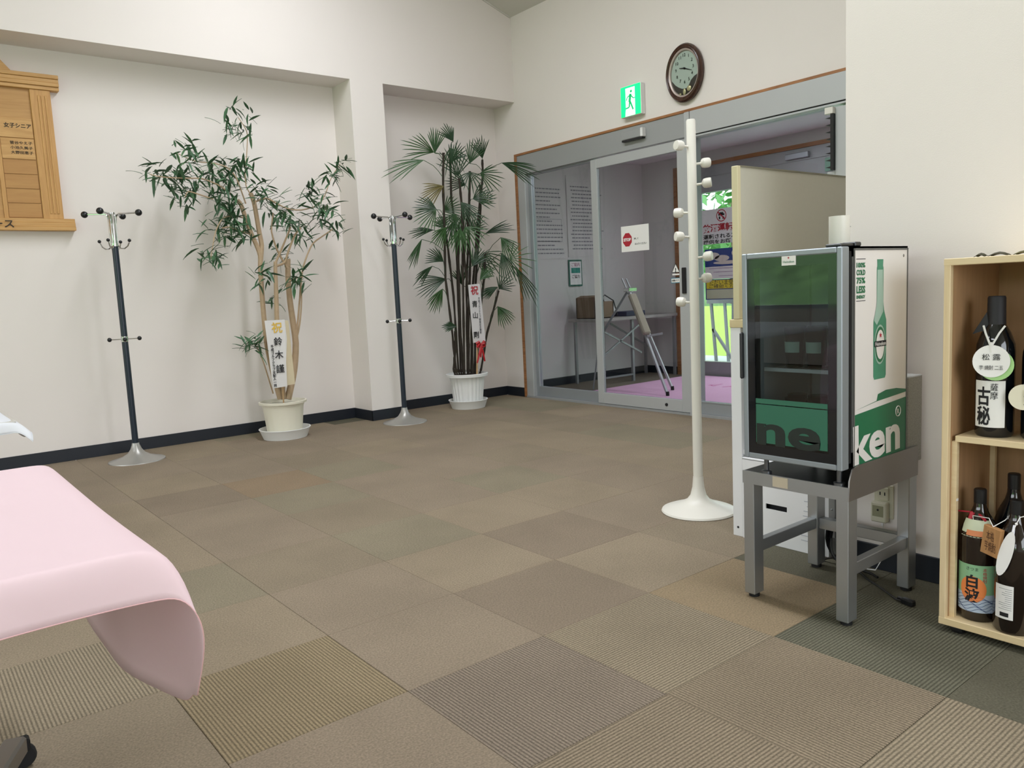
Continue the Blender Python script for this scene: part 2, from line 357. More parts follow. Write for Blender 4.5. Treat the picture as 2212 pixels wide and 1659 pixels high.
# ---------------------------------------------------------------- vestibule beyond the doors
VX, VY = 7.5, 6.64
vest = M['wall_cool']
struct('floor_2', B().box(XB, VX + .1, 1.2, VY + T, -.12, 0), carpet('vestibule_carpet', '766d60', False))
struct('wall_vestibule_left', B().box(XB + .2, VX + T, VY, VY + T, 0, 2.75), vest)
struct('wall_vestibule_end', B().box(VX, VX + T, 6.13, VY, 0, 2.75).box(VX, VX + T, 1.2, 6.13, 2.43, 2.75), vest)
struct('wall_vestibule_right', B().box(XB + .2, VX + T, 1.2, 1.32, 0, 2.75), vest)
struct('ceiling_2', B().box(XB + .2, VX + T, 1.2, VY + T, 2.55, 2.75), M['wall_cool'])
struct('baseboard_2', B().box(XB + .2, VX, VY - .008, VY, 0, .09).box(VX - .008, VX, 6.13, VY, 0, .09), M['base'])
d2 = thing('door_2', None, None, (VX, 4.4, 0), kind='structure')
P('trim', B().box(VX - .03, VX + .1, 6.085, 6.13, 0, 2.43).box(VX - .03, VX + .1, 1.32, 6.085, 2.39, 2.43), M['trimwood'], d2)
P('header', B().box(VX - .01, VX + .1, 1.32, 6.085, 2.27, 2.39), M['aludark'], d2)
P('header', B().box(VX + .0, VX + .1, 1.32, 6.085, 2.1, 2.27), M['aludark'], d2)
P('mullion', B().box(VX, VX + .08, 5.80, 6.085, .0, 2.1).box(VX, VX + .08, 3.5, 3.58, 0, 2.1), M['alu'], d2)
P('bottom_rail', B().box(VX, VX + .08, 1.32, 5.80, .0, .17), M['aludark'], d2)
P('pane', B().box(VX + .03, VX + .036, 1.32, 5.80, .17, 2.1), M['clear'], d2, smooth=False)
P('sensor', B().box(VX - .05, VX - .01, 4.40, 4.66, 2.29, 2.345, bev=.004), M['alu'], d2)
# exit board and red mark seen above the partition
P('sticker', B().box(VX - .012, VX - .009, 4.0, 4.24, 2.12, 2.25), mat('pale_green_sheet', '8db5a0', .8), d2)
# outdoors
b = B(); random.seed(3)
def hill(x, y):
    z = -.05
    if x > 13: z += min(3.2, (x - 13) * .4)
    if x < -10: z += min(3.2, (-10 - x) * .55)
    if y < -7: z += min(3, (-7 - y) * .5)
    return z + random.uniform(-.12, .12) * (1 if abs(z) > .2 else 0)
xs = [-22, -18, -16, -14, -13, -12, -11, -10, -7, WX - T] + [XB + 2.5, 9, 10, 11, 12, 12.8, 13.6, 14.5, 16, 18, 22]
ys = [-14 + 1.2 * k for k in range(26)]
rows1 = [[(x, y, hill(x, y)) for y in ys] for x in xs[:10]]; rows2 = [[(x, y, hill(x, y)) for y in ys] for x in xs[10:]]
b.grid(rows1); b.grid(rows2)
grassm = mat('grass', '648a52', .9, var=.75, scale=1.6, bump=.6, bscale=9, coord='Object'); struct('ground', b, grassm, smooth=True)
struct('ground_2', B().box(VX + .1, 10.2, 1, 8, -.12, -.01), mat('pale_paving', 'c9cdd0', .8, var=.05))

# ================================================================ things on the door wall
# sensor on the header
t = thing('door_sensor', 'small silver box sensor on the grey header above the sliding doors', 'sensor', (XB - .012, 4.62, 2.32))
obj('housing', B().box(XB - .055, XB - .012, 4.53, 4.742, 2.318, 2.385, bev=.004), M['aludark'], t)
obj('end_cap', B().box(XB - .058, XB - .012, 4.503, 4.53, 2.316, 2.388, bev=.004), M['white'], t, label='white end cap')
obj('lens', B().box(XB - .05, XB - .012, 4.515, 4.742, 2.304, 2.317), M['black'], t, label='black lens strip')
# exit sign
EX = XB - .052
t = thing('exit_sign', 'lit green exit sign with a running figure beside the oval clock', 'exit sign', (XB, 4.62, 2.5))
obj('housing', B().box(EX, XB, 4.512, 4.737, 2.5, 2.752, bev=.004), M['white'], t)
green = mat('sign_green', '00e070', .4, emit=1.05); litw = mat('sign_white', 'd8fff0', .4, emit=1.0)
obj('face', B().box(EX - .004, EX, 4.516, 4.733, 2.505, 2.748), green, t, label='glowing green face')
def onB(x, pts, dz=.001): return [(x, p[0], p[1]) for p in pts]
ey = lambda u: 4.733 - u * .217
ez = lambda v: 2.505 + v * .243
obj('doorway_mark', B().poly(onB(EX - .0055, [(ey(a), ez(c)) for a, c in ((.22, .0), (.73, .0), (.73, .93), (.26, .93), (.26, .25))]), (.001, 0, 0)), litw, t, smooth=False)
g = B()
g.lathe([(0, 0), (.012, 0)], (EX - .007, ey(.55), ez(.80)), 12, Matrix.Rotation(R(-90), 4, 'Y'))
def seg(q, x, a, c, w):
    a, c = Vector((0, ey(a[0]), ez(a[1]))), Vector((0, ey(c[0]), ez(c[1]))); d = (c - a).normalized(); s = Vector((0, -d.z, d.y)) * w
    q.poly([(x, *(a + s)[1:]), (x, *(c + s)[1:]), (x, *(c - s)[1:]), (x, *(a - s)[1:])])
for a, c, w in (((.52, .72), (.46, .45), .013), ((.5, .68), (.34, .62), .005), ((.34, .62), (.3, .52), .005), ((.52, .68), (.66, .55), .005), ((.66, .55), (.74, .56), .004), ((.47, .46), (.44, .28), .008), ((.44, .28), (.26, .26), .006), ((.5, .46), (.64, .18), .008)): seg(g, EX - .007, a, c, w)
obj('running_figure', g, mat('figure_green', '00a860', .4, emit=.5), t, smooth=False)
# clock (tilted oval)
CX = XB - .03; cyc, czc = 4.081, 2.722; ry, rz = .176, .222
t = thing('wall_clock', 'oval brown wooden pendulum clock hanging on the wall above the doors', 'clock', (XB, cyc, czc))
def oval(prof, n=48, c=(cyc, czc), kx=None):
    q = B(); rings = []
    for (f, dx) in prof:
        if f < 1e-6: rings.append([q.bm.verts.new((XB - dx, c[0], c[1]))]); continue
        rings.append([q.bm.verts.new((XB - dx, c[0] + ry * f * math.cos(2 * PI * j / n) if not kx else c[0] + (ry - kx * (1 - f)) * math.cos(2 * PI * j / n), c[1] + rz * f * math.sin(2 * PI * j / n))) for j in range(n)])
    for a, d in zip(rings, rings[1:]):
        for j in range(n):
            k = (j + 1) % n
            if len(d) == 1: q.bm.faces.new((a[j], a[k], d[0]))
            else: q.bm.faces.new((a[j], a[k], d[k], d[j]))
    return q
obj('case', oval([(.97, .0), (1.0, .02), (1.0, .035), (.95, .05), (.9, .044), (.86, .046), (.82, .04), (.81, .03)]), wood('dark_clock_wood', '2d1a12', '4d2e20', 8, 'Z', .25), t)
obj('bezel', oval([(.82, .03), (.82, .042), (.76, .036), (.74, .024)]), mat('pinkish_bezel', 'b7a79f', .35, metal=.3), t, label='pale inner bezel')
obj('dial', oval([(.76, .022), (.75, .024), (0, .024)]), mat('dial_white', 'bcc6bc', .5), t)
lz = czc - .085
pts = [(cyc + .118, lz + .03)]; dark = mat('pendulum_glass', '3a332c', .25)
poly = []
for k in range(0, 13):
    a = PI + PI * k / 12; poly.append((XB - .0255, cyc + ry * .745 * math.cos(a), czc - .03 + (rz * .745 - .03) * math.sin(a)))
top = [(XB - .0255, cyc - .125 + .25 * k / 8, lz + .075 * abs((k - 4) / 4) ** 1.6 - .035 + (.03 if k < 3 else 0)) for k in range(7, 0, -1)]
obj('pendulum_window', B().poly(poly + top), dark, t, smooth=False)
obj('ornament', B().ball((XB - .032, cyc + .0, lz - .058), .014, 10, (.4, 1, 1.9)).ball((XB - .032, cyc - .045, lz - .04), .022, 10, (.3, 1, 1)).ball((XB - .032, cyc + .04, lz - .07), .01, 10, (.4, 1, 1)), mat('pale_gold', 'c9bd96', .3, metal=.5), t)
dc = (cyc + .02, czc + .06)
for hnum in range(1, 13):
    a = R(90 - 30 * hnum); rad = .088; text({1: '1', 2: '2'}.get(hnum, str(hnum)), .03, (XB - .0262, cyc - rad * math.cos(a) * .95, czc + .035 + rad * 1.15 * math.sin(a)), (0, -1, 0), ZU, M['ink'], t, 'numeral', height=.024, ext=.0003)
hb = B(); 
def hand(a, L, w):
    a = R(a); d = Vector((0, -math.cos(a), math.sin(a))); s = Vector((0, math.sin(a), math.cos(a))) * w; c = Vector((XB - .029, cyc, czc + .035))
    hb.poly([c - s - d * .012, c + s - d * .012, c + d * L + s * .3, c + d * L - s * .3], (.001, 0, 0))
hand(-22, .078, .005); hand(168, .05, .006)
hb.ball((XB - .03, cyc, czc + .035), .008, 8)
obj('hands', hb, M['ink'], t, smooth=False)
obj('glass', oval([(.77, .037), (.5, .041), (0, .043)]), M['clear'], t)
# notices on the glass
t = thing('stop_notice', 'white paper with a red octagon taped inside the middle glass pane', 'notice', (XB - .002, 4.67, 1.49))
obj('sheet', B().box(XB - .0005, XB + .003, 4.514, 4.829, 1.384, 1.604), M['paper'], t, smooth=False)
obj('octagon', B().poly([(XB - .0015, 4.757 + .055 * math.cos(R(22.5 + 45 * k)), 1.487 + .062 * math.sin(R(22.5 + 45 * k))) for k in range(8)]), M['red'], t, smooth=False)
text('STOP', .04, (XB - .0025, 4.757, 1.487), (0, -1, 0), ZU, M['paper'], t, width=.085, height=.028, bold=.002)
text('押して', .03, (XB - .0015, 4.655, 1.49), (0, -1, 0), ZU, M['ink'], t, width=.05)
text('お入りください', .03, (XB - .0015, 4.605, 1.445), (0, -1, 0), ZU, M['ink'], t, width=.13)
t = thing('warning_sticker', 'small white triangular warning sticker on the glass beside the black handle', 'sticker', (XB, 4.236, 1.21))
XG = XB + .003
def tri(s_, x): return B().poly([(x, 4.236 + .045 * s_, 1.178 - .0 * s_ + .025 * (1 - s_)), (x, 4.236 - .045 * s_, 1.178 + .025 * (1 - s_)), (x, 4.236, 1.178 + .078 * s_ + .025 * (1 - s_))])
obj('triangle', tri(1, XG), M['ink'], t, smooth=False); obj('triangle_face', tri(.8, XG - .001), M['paper'], t, smooth=False)
text('!', .05, (XG - .002, 4.236, 1.2), (0, -1, 0), ZU, M['ink'], t, height=.035, bold=.002)
obj('caption', B().box(XG - .001, XG, 4.2, 4.272, 1.157, 1.17), M['paper'], t, smooth=False)
t = thing('door_sticker', 'blue oval sticker with white lettering low on the glass beside the handle', 'sticker', (XB, 4.236, 1.115))
obj('oval', B().box(XG - .001, XG, 4.192, 4.288, 1.093, 1.136, bev=.0004), mat('sticker_blue', '2f7f96', .5), t, smooth=False)
obj('field', B().box(XG - .002, XG - .001, 4.198, 4.282, 1.099, 1.130), M['paper'], t, smooth=False)
text('自動ドア', .02, (XG - .003, 4.24, 1.115), (0, -1, 0), ZU, M['ink'], t, width=.07, height=.017)
# toothed strip by the right post
t = thing('hook_strip', 'black toothed strip hanging from a white bracket on the right door post', 'strip', (5.12, 2.86, 1.79))
obj('bracket', B().box(5.105, XB - .02, 2.836, 2.894, 2.163, 2.207, bev=.003), M['cream'], t, label='white bracket')
obj('backing', B().box(5.11, XB - .02, 2.836, 2.855, 1.795, 2.163), M['black'], t)
for k in range(8): obj('tooth', B().poly([(5.112, 2.855, 2.143 - k * .046), (5.112, 2.892, 2.138 - k * .046), (5.112, 2.855, 2.128 - k * .046)], (.03, 0, 0)), M['black'], t, smooth=False)

# ================================================================ vestibule contents
t = obj('entrance_mat', B().box(5.4, 7.44, 3.1, 5.9, 0, .012, bev=.004), mat('pink_mat', 'd9a9c6', .9, var=.08, scale=5), label='large pink entrance mat on the vestibule floor', cat='mat')
q = B(); random.seed(14)
for k in range(9):
    cx_, cy_ = 6.75 + random.uniform(-.12, .12), 5.25 - k * .17; q.tube([(cx_ + random.uniform(-.12, .12), cy_ + random.uniform(-.07, .07), .0125) for _ in range(4)], .012, 4)
for v in q.bm.verts: v.co.z = .012 + max(0, v.co.z - .0125) * .08
obj('red_pattern', q, mat('mat_red', 'b7447f', .9), t, smooth=False)
# folding table
steel = mat('grey_steel', '8d8f90', .4, metal=.4)
t = thing('folding_table', 'grey folding table with crossed legs standing in the vestibule', 'table', (6.85, 6.33, 0))
obj('table_top', B().box(6.12, 7.46, 6.1, 6.58, .71, .745, bev=.004), mat('grey_laminate', '9a9690', .5), t)
for x, y in ((6.16, 6.13), (6.2, 6.55), (7.42, 6.13), (7.38, 6.55)): obj('leg', B().box(x - .014, x + .014, y - .014, y + .014, 0, .71), steel, t)
for a, c in (((6.2, 6.14, .62), (6.85, 6.14, .32)), ((6.2, 6.14, .32), (6.85, 6.14, .66)), ((6.72, 6.5, .66), (7.38, 6.5, .34))): obj('brace', B().obox(a, c, .012, .02), steel, t)
obj('leg', B().box(6.71, 6.74, 6.15, 6.18, 0, .71), steel, t); obj('stretcher', B().obox((6.16, 6.16, .08), (6.74, 6.16, .08), .015, .02), steel, t)
# easel
t = thing('easel', 'silver aluminium tripod easel folded with beige cloth in the vestibule', 'easel', (6.2, 5.3, 0))
A1, F1, F2, BK = (6.1, 5.62, 1.06), (5.9, 4.97, .022), (6.25, 5.2, .022), (6.45, 6.02, .02)
al = M['alu2']
obj('leg', B().obox(A1, F1, .022, .022), al, t); obj('leg', B().obox((6.14, 5.64, 1.06), F2, .022, .022), al, t); obj('leg', B().obox((6.13, 5.66, 1.04), (5.98, 5.95, .55), .02, .02).obox((5.98, 5.95, .55), (5.93, 6.02, .002), .014, .014), steel, t)
obj('mast', B().obox((6.1, 5.62, 1.0), (6.13, 5.74, 1.17), .014, .014).obox((6.14, 5.6, 1.0), (6.15, 5.7, 1.165), .014, .014), al, t)
obj('clamp', B().box(6.06, 6.18, 5.58, 5.66, 1.03, 1.07, bev=.004).obox((6.06, 5.6, 1.03), (6.02, 5.5, 1.03), .015, .012), M['chrome'], t)
obj('ledge', B().obox((6.0, 5.3, .58), (6.12, 5.2, .6), .02, .02), al, t)
obj('cloth_wrap', B().obox((6.09, 5.57, 1.0), (6.0, 5.3, .6), .085, .05, bev=.012), mat('beige_wrap', 'a89f8b', .8), t, label='beige wrap rolled on the easel')
for p in (F1, F2): obj('rubber_foot', B().lathe([(0, 0), (.018, 0), (.016, .04), (0, .04)], (p[0], p[1], .013), 10), M['blackmat'], t)
# things on the folding table
kraft = mat('brown_card', '7d6a54', .8, var=.05)
t = thing('cardboard_box', 'open brown cardboard box on the left end of the folding table', 'box', (6.3, 6.35, .745))
q = B().box(6.18, 6.192, 6.2, 6.5, .745, .98).box(6.46, 6.472, 6.2, 6.5, .745, .93).box(6.18, 6.472, 6.2, 6.212, .745, .93).box(6.18, 6.472, 6.488, 6.5, .745, .93).box(6.18, 6.472, 6.2, 6.5, .745, .755)
obj('carton', q, kraft, t); obj('flap', B().obox((6.192, 6.35, .98), (6.26, 6.35, 1.0), .3, .006), kraft, t)
t = thing('document_rack', 'tilted clear document holder with black frame standing beside the cardboard box', 'rack', (6.56, 6.3, .745))
obj('frame', B().tube([(6.5, 6.28, .755), (6.5, 6.4, .97), (6.54, 6.4, 1.0), (6.62, 6.34, .93), (6.64, 6.3, .755)], .008, 6), M['black'], t)
obj('sheet', B().poly([(6.5, 6.39, .94), (6.62, 6.36, .92), (6.63, 6.3, .8), (6.5, 6.3, .8)], (0, .004, 0)), M['paper'], t, smooth=False)
t = obj('tray', B().box(6.68, 7.0, 6.2, 6.42, .745, .80, bev=.006), mat('navy_tray', '22264a', .5), label='low navy blue tray lying on the folding table', cat='tray')
# posters on the vestibule wall
yv = VY - .004
def paper_lines(x0, x1, z0, z1, n, parent, m, seed, lh=.013, box=None):
    random.seed(seed); q = B()
    for k in range(n):
        z = z1 - (z1 - z0) * (k + .5) / n; x = x0 + random.uniform(0, .04); end = x1 - random.uniform(0, (x1 - x0) * .45)
        while x < end:
            w_ = random.uniform(.02, .05); q.box(x, min(x + w_, end), yv - .0035, yv - .003, z - lh / 2, z + lh / 2); x += w_ + .008
    if box:
        a0, a1, c0, c1 = box
        for r_ in ((a0, a1, c0, c0 + .004), (a0, a1, c1 - .004, c1), (a0, a0 + .004, c0, c1), (a1 - .004, a1, c0, c1)): q.box(r_[0], r_[1], yv - .0035, yv - .003, r_[2], r_[3])
    return obj('printed_lines', q, m, parent, kind='stuff', smooth=False)
grey_ink = mat('grey_print', '55555c', .8); faint_ink = mat('faint_grey_print', '85858a', .8)
t = thing('wall_notice', 'large white notice sheet with framed text on the left wall beyond the glass', 'notice', (5.95, yv, 1.85))
obj('sheet', B().box(5.66, 6.19, yv - .003, yv, 1.43, 2.30), vest, t); paper_lines(5.70, 6.15, 1.47, 2.22, 17, t, faint_ink, 4, box=(5.69, 6.13, 1.62, 1.87))
t = thing('wall_notice', 'second white notice sheet, right of the framed text sheet behind the glass', 'notice', (6.5, yv, 1.85))
obj('sheet', B().box(6.22, 6.84, yv - .003, yv, 1.45, 2.36), vest, t); paper_lines(6.27, 6.8, 1.52, 2.26, 18, t, faint_ink, 8)
t = thing('green_poster', 'small poster in a dark green frame on the wall beyond the left pane', 'poster', (6.31, yv, 1.27))
obj('frame', B().box(6.205, 6.415, yv - .012, yv, 1.115, 1.415, bev=.002), mat('poster_green', '2f6a5a', .5), t)
obj('sheet', B().box(6.222, 6.398, yv - .014, yv - .011, 1.133, 1.397), M['paper'], t)
text('ご案内', .04, (6.31, yv - .0155, 1.36), (1, 0, 0), ZU, mat('poster_pink', 'b0708a', .8), t, width=.13)
obj('band', B().box(6.24, 6.38, yv - .0155, yv - .014, 1.265, 1.325), mat('poster_teal', '3c8f80', .8), t)
text('ご協力', .04, (6.31, yv - .0155, 1.225), (1, 0, 0), ZU, M['ink'], t, width=.12)
# notices on the outer glass
XO = VX + .026
def sheet(y0, y1, z0, z1, m, par, x=XO, n='sheet'): return obj(n, B().box(x - .003, x, y0, y1, z0, z1), m, par, smooth=False)
t = thing('drink_driving_notice', 'white notice with red lettering and a crossed circle on the outer glass door', 'notice', (XO, 5.45, 1.7))
sheet(5.12, 5.78, 1.515, 1.905, M['paper'], t)
rg = B(); 
for k in range(32):
    a, c = 2 * PI * k / 32, 2 * PI * (k + 1) / 32; q0 = (5.50, 1.825)
    rg.poly([(XO - .004, q0[0] + r_ * math.cos(w_), q0[1] + r_ * math.sin(w_)) for r_, w_ in ((.068, a), (.068, c), (.058, c), (.058, a))])
rg.poly([(XO - .0045, 5.50 + .05, 1.825 + .035), (XO - .0045, 5.50 + .04, 1.825 + .045), (XO - .0045, 5.50 - .05, 1.825 - .035), (XO - .0045, 5.50 - .04, 1.825 - .045)])
obj('ban_circle', rg, M['red'], t, smooth=False)
obj('car_pictogram', B().box(XO - .0042, XO - .0038, 5.46, 5.54, 1.825, 1.845).box(XO - .0042, XO - .0038, 5.475, 5.525, 1.845, 1.86).box(XO - .0042, XO - .0038, 5.515, 5.535, 1.785, 1.815).box(XO - .0042, XO - .0038, 5.465, 5.485, 1.785, 1.812), M['ink'], t, smooth=False)
text('飲酒運転禁止', .1, (XO - .004, 5.453, 1.69), (0, -1, 0), ZU, M['red'], t, width=.60, height=.105, bold=.003, label='red headline')
text('運転される方への', .05, (XO - .004, 5.453, 1.60), (0, -1, 0), ZU, M['ink'], t, width=.60, height=.055, bold=.001)
text('提供をお断りして', .05, (XO - .004, 5.453, 1.54), (0, -1, 0), ZU, M['ink'], t, width=.60, height=.05, bold=.001)
t = thing('blue_poster', 'blue and white poster with a cloud picture below the red lettered notice', 'poster', (XO, 5.45, 1.3))
sheet(5.15, 5.735, 1.12, 1.46, M['paper'], t)
sheet(5.15, 5.735, 1.26, 1.46, mat('poster_blue', '1f3f86', .6), t, XO - .003, 'picture')
q = B()
for (y, z, a, c) in ((5.62, 1.38, .09, .04), (5.5, 1.35, .1, .035), (5.3, 1.40, .07, .045), (5.42, 1.30, .2, .02)): q.lathe([(0, 0), (1, 0)], (XO - .0075, y, z), 16, Matrix(((0, 0, 1, 0), (a, 0, 0, 0), (0, c, 0, 0), (0, 0, 0, 1))))
obj('clouds', q, mat('cloud_cream', 'd8cfc4', .8), t, smooth=False)
q = B().box(XO - .0045, XO - .004, 5.2, 5.68, 1.235, 1.24).box(XO - .0045, XO - .004, 5.2, 5.62, 1.195, 1.2).box(XO - .0045, XO - .004, 5.2, 5.55, 1.15, 1.155)
obj('text_lines', q, mat('poster_mauve', '9b6f9f', .8), t, smooth=False)
t = thing('yellow_poster', 'yellow headed poster with a blue border low on the outer glass door', 'poster', (XO, 5.45, .98))
sheet(5.15, 5.735, .885, 1.115, mat('poster_blue2', '3a4f8c', .6), t); sheet(5.16, 5.72, 1.01, 1.105, mat('poster_yellow', 'e8d430', .6), t, XO - .003, 'yellow_band'); sheet(5.16, 5.72, .895, 1.0, mat('poster_pale', 'c9cfae', .6), t, XO - .003, 'lower_band')
text('ただいま受付中', .05, (XO - .0065, 5.45, 1.08), (0, -1, 0), ZU, M['ink'], t, width=.45); text('ご確認ください', .05, (XO - .0065, 5.44, 1.035), (0, -1, 0), ZU, M['ink'], t, width=.48, height=.035)
# outside: bright banner, trolley stand and shrubs
t = thing('folding_stand', 'grey metal folding stand with a flat top outside the glass door', 'stand', (8.3, 5.75, 0))
obj('stand_top', B().box(8.15, 8.5, 5.75, 6.2, .82, .87), steel, t)
for a, c in (((8.2, 6.17, .82), (8.2, 6.1, .0)), ((8.2, 5.84, .82), (8.2, 5.86, .0)), ((8.2, 6.15, .5), (8.2, 5.86, .12)), ((8.45, 6.15, .82), (8.45, 6.1, 0)), ((8.45, 5.85, .82), (8.45, 5.85, 0))): obj('leg', B().obox(a, c, .03, .03), steel, t)
t = obj('banner_panel', B().box(9.2, 9.22, 5.6, 7.2, .05, .75), mat('lime_banner', 'cdea74', .6, var=.12, scale=5), label='lime yellow panel standing outside behind the folding stand', cat='panel')
t = obj('plastic_sheet', B().box(9.0, 9.05, 5.7, 6.4, .45, 1.1, bev=.02), mat('pale_blue_sheet', 'c5dbe6', .5, var=.2, scale=9), label='pale blue sheet hanging above the lime panel outdoors', cat='sheet')
def shrub(x, y, z, r_, sd, lab):
    random.seed(sd); q = B()
    for k in range(900):
        a, c = random.uniform(0, 2 * PI), math.acos(random.uniform(-1, 1)); rr = r_ * random.uniform(.6, 1.0)
        p = Vector((x + rr * math.sin(c) * math.cos(a), y + rr * math.sin(c) * math.sin(a), z + r_ * .9 + rr * .9 * math.cos(c)))
        d = Vector((random.uniform(-1, 1), random.uniform(-1, 1), random.uniform(-1, 1))).normalized(); e = d.cross(Vector((.3, .5, .8))).normalized(); s_ = r_ * .09
        q.poly([p - d * s_, p + e * s_ * .5, p + d * s_, p - e * s_ * .5])
    tt = thing('shrub', lab, 'shrub', (x, y, z)); obj('foliage', q, leafo, tt, kind='stuff', smooth=False, fix=False)
    obj('trunk', B().tube([(x, y, z - .3), (x, y, z + r_)], .05, 6), kraft, tt)
leafo = mat('shrub_leaf', '6fae62', .6, var=.4, scale=3)
shrub(11.5, 8.2, 1.0, 1.4, 1, 'leafy green shrub seen through the outer door, nearest the door post')
shrub(12.8, 4.6, 1.0, 1.1, 2, 'leafy green shrub on the slope outdoors, behind the partition panel')

# ================================================================ fridge, its stand and neighbours
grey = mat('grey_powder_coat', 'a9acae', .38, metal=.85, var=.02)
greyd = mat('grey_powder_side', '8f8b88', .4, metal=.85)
t = thing('metal_stand', 'square grey metal stand on four legs carrying the small drinks fridge', 'stand', (2.47, 1.385, 0))
SX0, SX1, SY0, SY1, SZ = 2.245, 2.70, 1.197, 1.57, .445
for x, y in ((SX0, SY0), (SX0, SY1 - .04), (SX1 - .055, SY0), (SX1 - .055, SY1 - .04)):
    l = obj('leg', B().box(x, x + .055, y, y + .04, .014, SZ - .002, bev=.002), grey, t)
    obj('foot', B().lathe([(0, 0), (.018, 0), (.018, .0145), (0, .0145)], (x + .027, y + .02, 0), 12), M['blackmat'], l)
obj('top_plate', B().box(SX0 - .001, SX1 + .001, SY0 + .002, SY1 + .001, SZ - .004, SZ, bev=.001), mat('black_top_plate', '17191c', .28), t, label='glossy black top plate')
obj('apron', B().box(SX0 - .002, SX0 + .004, SY0 - .001, SY1 + .001, SZ - .042, SZ + .001), grey, t)
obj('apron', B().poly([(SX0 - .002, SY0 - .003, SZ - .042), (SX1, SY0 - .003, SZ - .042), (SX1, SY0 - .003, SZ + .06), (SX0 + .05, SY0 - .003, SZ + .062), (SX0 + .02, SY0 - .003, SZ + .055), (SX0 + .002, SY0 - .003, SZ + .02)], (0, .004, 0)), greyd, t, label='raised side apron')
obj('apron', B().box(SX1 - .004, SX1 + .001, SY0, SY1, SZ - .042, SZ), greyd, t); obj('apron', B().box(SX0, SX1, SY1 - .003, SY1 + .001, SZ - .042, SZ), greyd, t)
for a in ((SX0 + .055, SX1 - .055, SY0 + .006, SY0 + .034), (SX0 + .055, SX1 - .055, SY1 - .034, SY1 - .006), (SX1 - .045, SX1 - .012, SY0 + .04, SY1 - .04)): obj('stretcher', B().box(*a, .155, .195, bev=.002), grey, t)
obj('tape', B().box(SX0 - .0035, SX0 - .002, 1.40, 1.455, SZ - .036, SZ - .002), mat('masking_tape', 'b9ae98', .8), t, label='strip of beige masking tape')

FX0, FX1, FY0, FY1, FZ0, FZ1 = 2.272, 2.622, 1.2, 1.547, .505, 1.172
fr = thing('drinks_fridge', 'small glass-door drinks fridge with a green and white bottle graphic on its side', 'fridge', (2.44, 1.37, SZ))
side = mat('fridge_side_print', 'e4e0dc', .35); dkgrey = mat('fridge_edge', '5c5c5a', .4); inner = mat('fridge_inner', 'a9b0b0', .6)
b = B(); w_ = .03
b.box(FX0, FX1, FY0, FY0 + w_, FZ0, FZ1).box(FX0, FX1, FY1 - w_, FY1, FZ0, FZ1).box(FX0, FX1, FY0, FY1, FZ0, FZ0 + .045).box(FX0, FX1, FY0, FY1, FZ1 - w_, FZ1).box(FX1 - w_, FX1, FY0, FY1, FZ0, FZ1)
obj('cabinet_body', b, dkgrey, fr, smooth=False)
obj('liner', B().box(FX0 + .002, FX0 + .3, FY0 + w_, FY0 + w_ + .002, FZ0 + .045, FZ1 - w_).box(FX0 + .002, FX0 + .3, FY1 - w_ - .002, FY1 - w_, FZ0 + .045, FZ1 - w_).box(FX1 - w_ - .003, FX1 - w_, FY0 + w_, FY1 - w_, FZ0 + .045, FZ1 - w_), inner, fr, smooth=False)
ys_ = FY0 - .0012
sp = obj('side_panel', B().box(FX0 + .012, FX1 - .006, FY0 - .001, FY0, FZ0 + .0, FZ1 - .012), side, fr, label='white printed side panel', smooth=False)
def onS(pts, d=.0004): return [(p[0], ys_ - d, p[1]) for p in pts]
dg = mat('label_green', '0f6b45', .4); pg = mat('bottle_green', '3f8a6b', .4, var=.25, scale=30); palg = mat('pale_bottle_green', '9fbcae', .4)
obj('green_band', B().poly(onS([(FX0 + .012, FZ0), (FX1 - .006, FZ0), (FX1 - .006, .682), (FX0 + .012, .664)])), dg, sp, smooth=False)
obj('green_ribbon', B().poly(onS([(FX0 + .012, .677), (2.42, .692), (2.428, .712), (2.48, .72), (2.55, .718), (FX1 - .006, .708), (FX1 - .006, .699), (2.42, .69)])), dg, sp, smooth=False)
bx = 2.438
prof = [(.0195, 1.132), (.018, 1.112), (.021, 1.105), (.021, 1.0), (.026, .975), (.040, .945), (.041, .93), (.040, .77), (.034, .76)]
obj('bottle_picture', B().poly(onS([(bx - a, z) for a, z in prof] + [(bx + a, z) for a, z in prof[::-1]])), pg, sp, smooth=False)
obj('bottle_shoulder', B().poly(onS([(bx - .018, 1.1), (bx - .02, 1.0), (bx - .038, .945), (bx - .02, .93), (bx + .02, .97), (bx + .016, 1.1)], .0007)), palg, sp, smooth=False)
for (a, c, m_) in ((.036, .062, palg), (.032, .056, dg), (.026, .046, side)):
    obj('oval_label', B().poly(onS([(bx + a * math.cos(2 * PI * k / 28), .868 + c * math.sin(2 * PI * k / 28)) for k in range(28)], .001 + .0004 * (.036 - a) / .004)), m_, sp, smooth=False)
obj('label_bar', B().poly(onS([(bx - .037, .862), (bx + .037, .862), (bx + .037, .88), (bx - .037, .88)], .0028)), M['ink'], sp, smooth=False)
obj('star', B().poly(onS([(bx + (.009 if k % 2 == 0 else .004) * math.cos(R(90 + 36 * k)), .897 + (.009 if k % 2 == 0 else .004) * math.sin(R(90 + 36 * k))) for k in range(10)], .003)), M['red'], sp, smooth=False)
text('Heineken', .02, (bx, ys_ - .003, .871), (1, 0, 0), ZU, side, sp, width=.066, ext=.0002)
z = 1.125
for s_, h_ in (('100%', .018), ('COLD', .02), ('75%', .022), ('LESS', .026), ('ENERGY', .012)):
    text(s_, .02, (2.319, ys_ - .0006, z - h_ / 2), (1, 0, 0), ZU, dg, sp, width=.052, height=h_ * .86, bold=.0008, ext=.0002); z -= h_ + .003
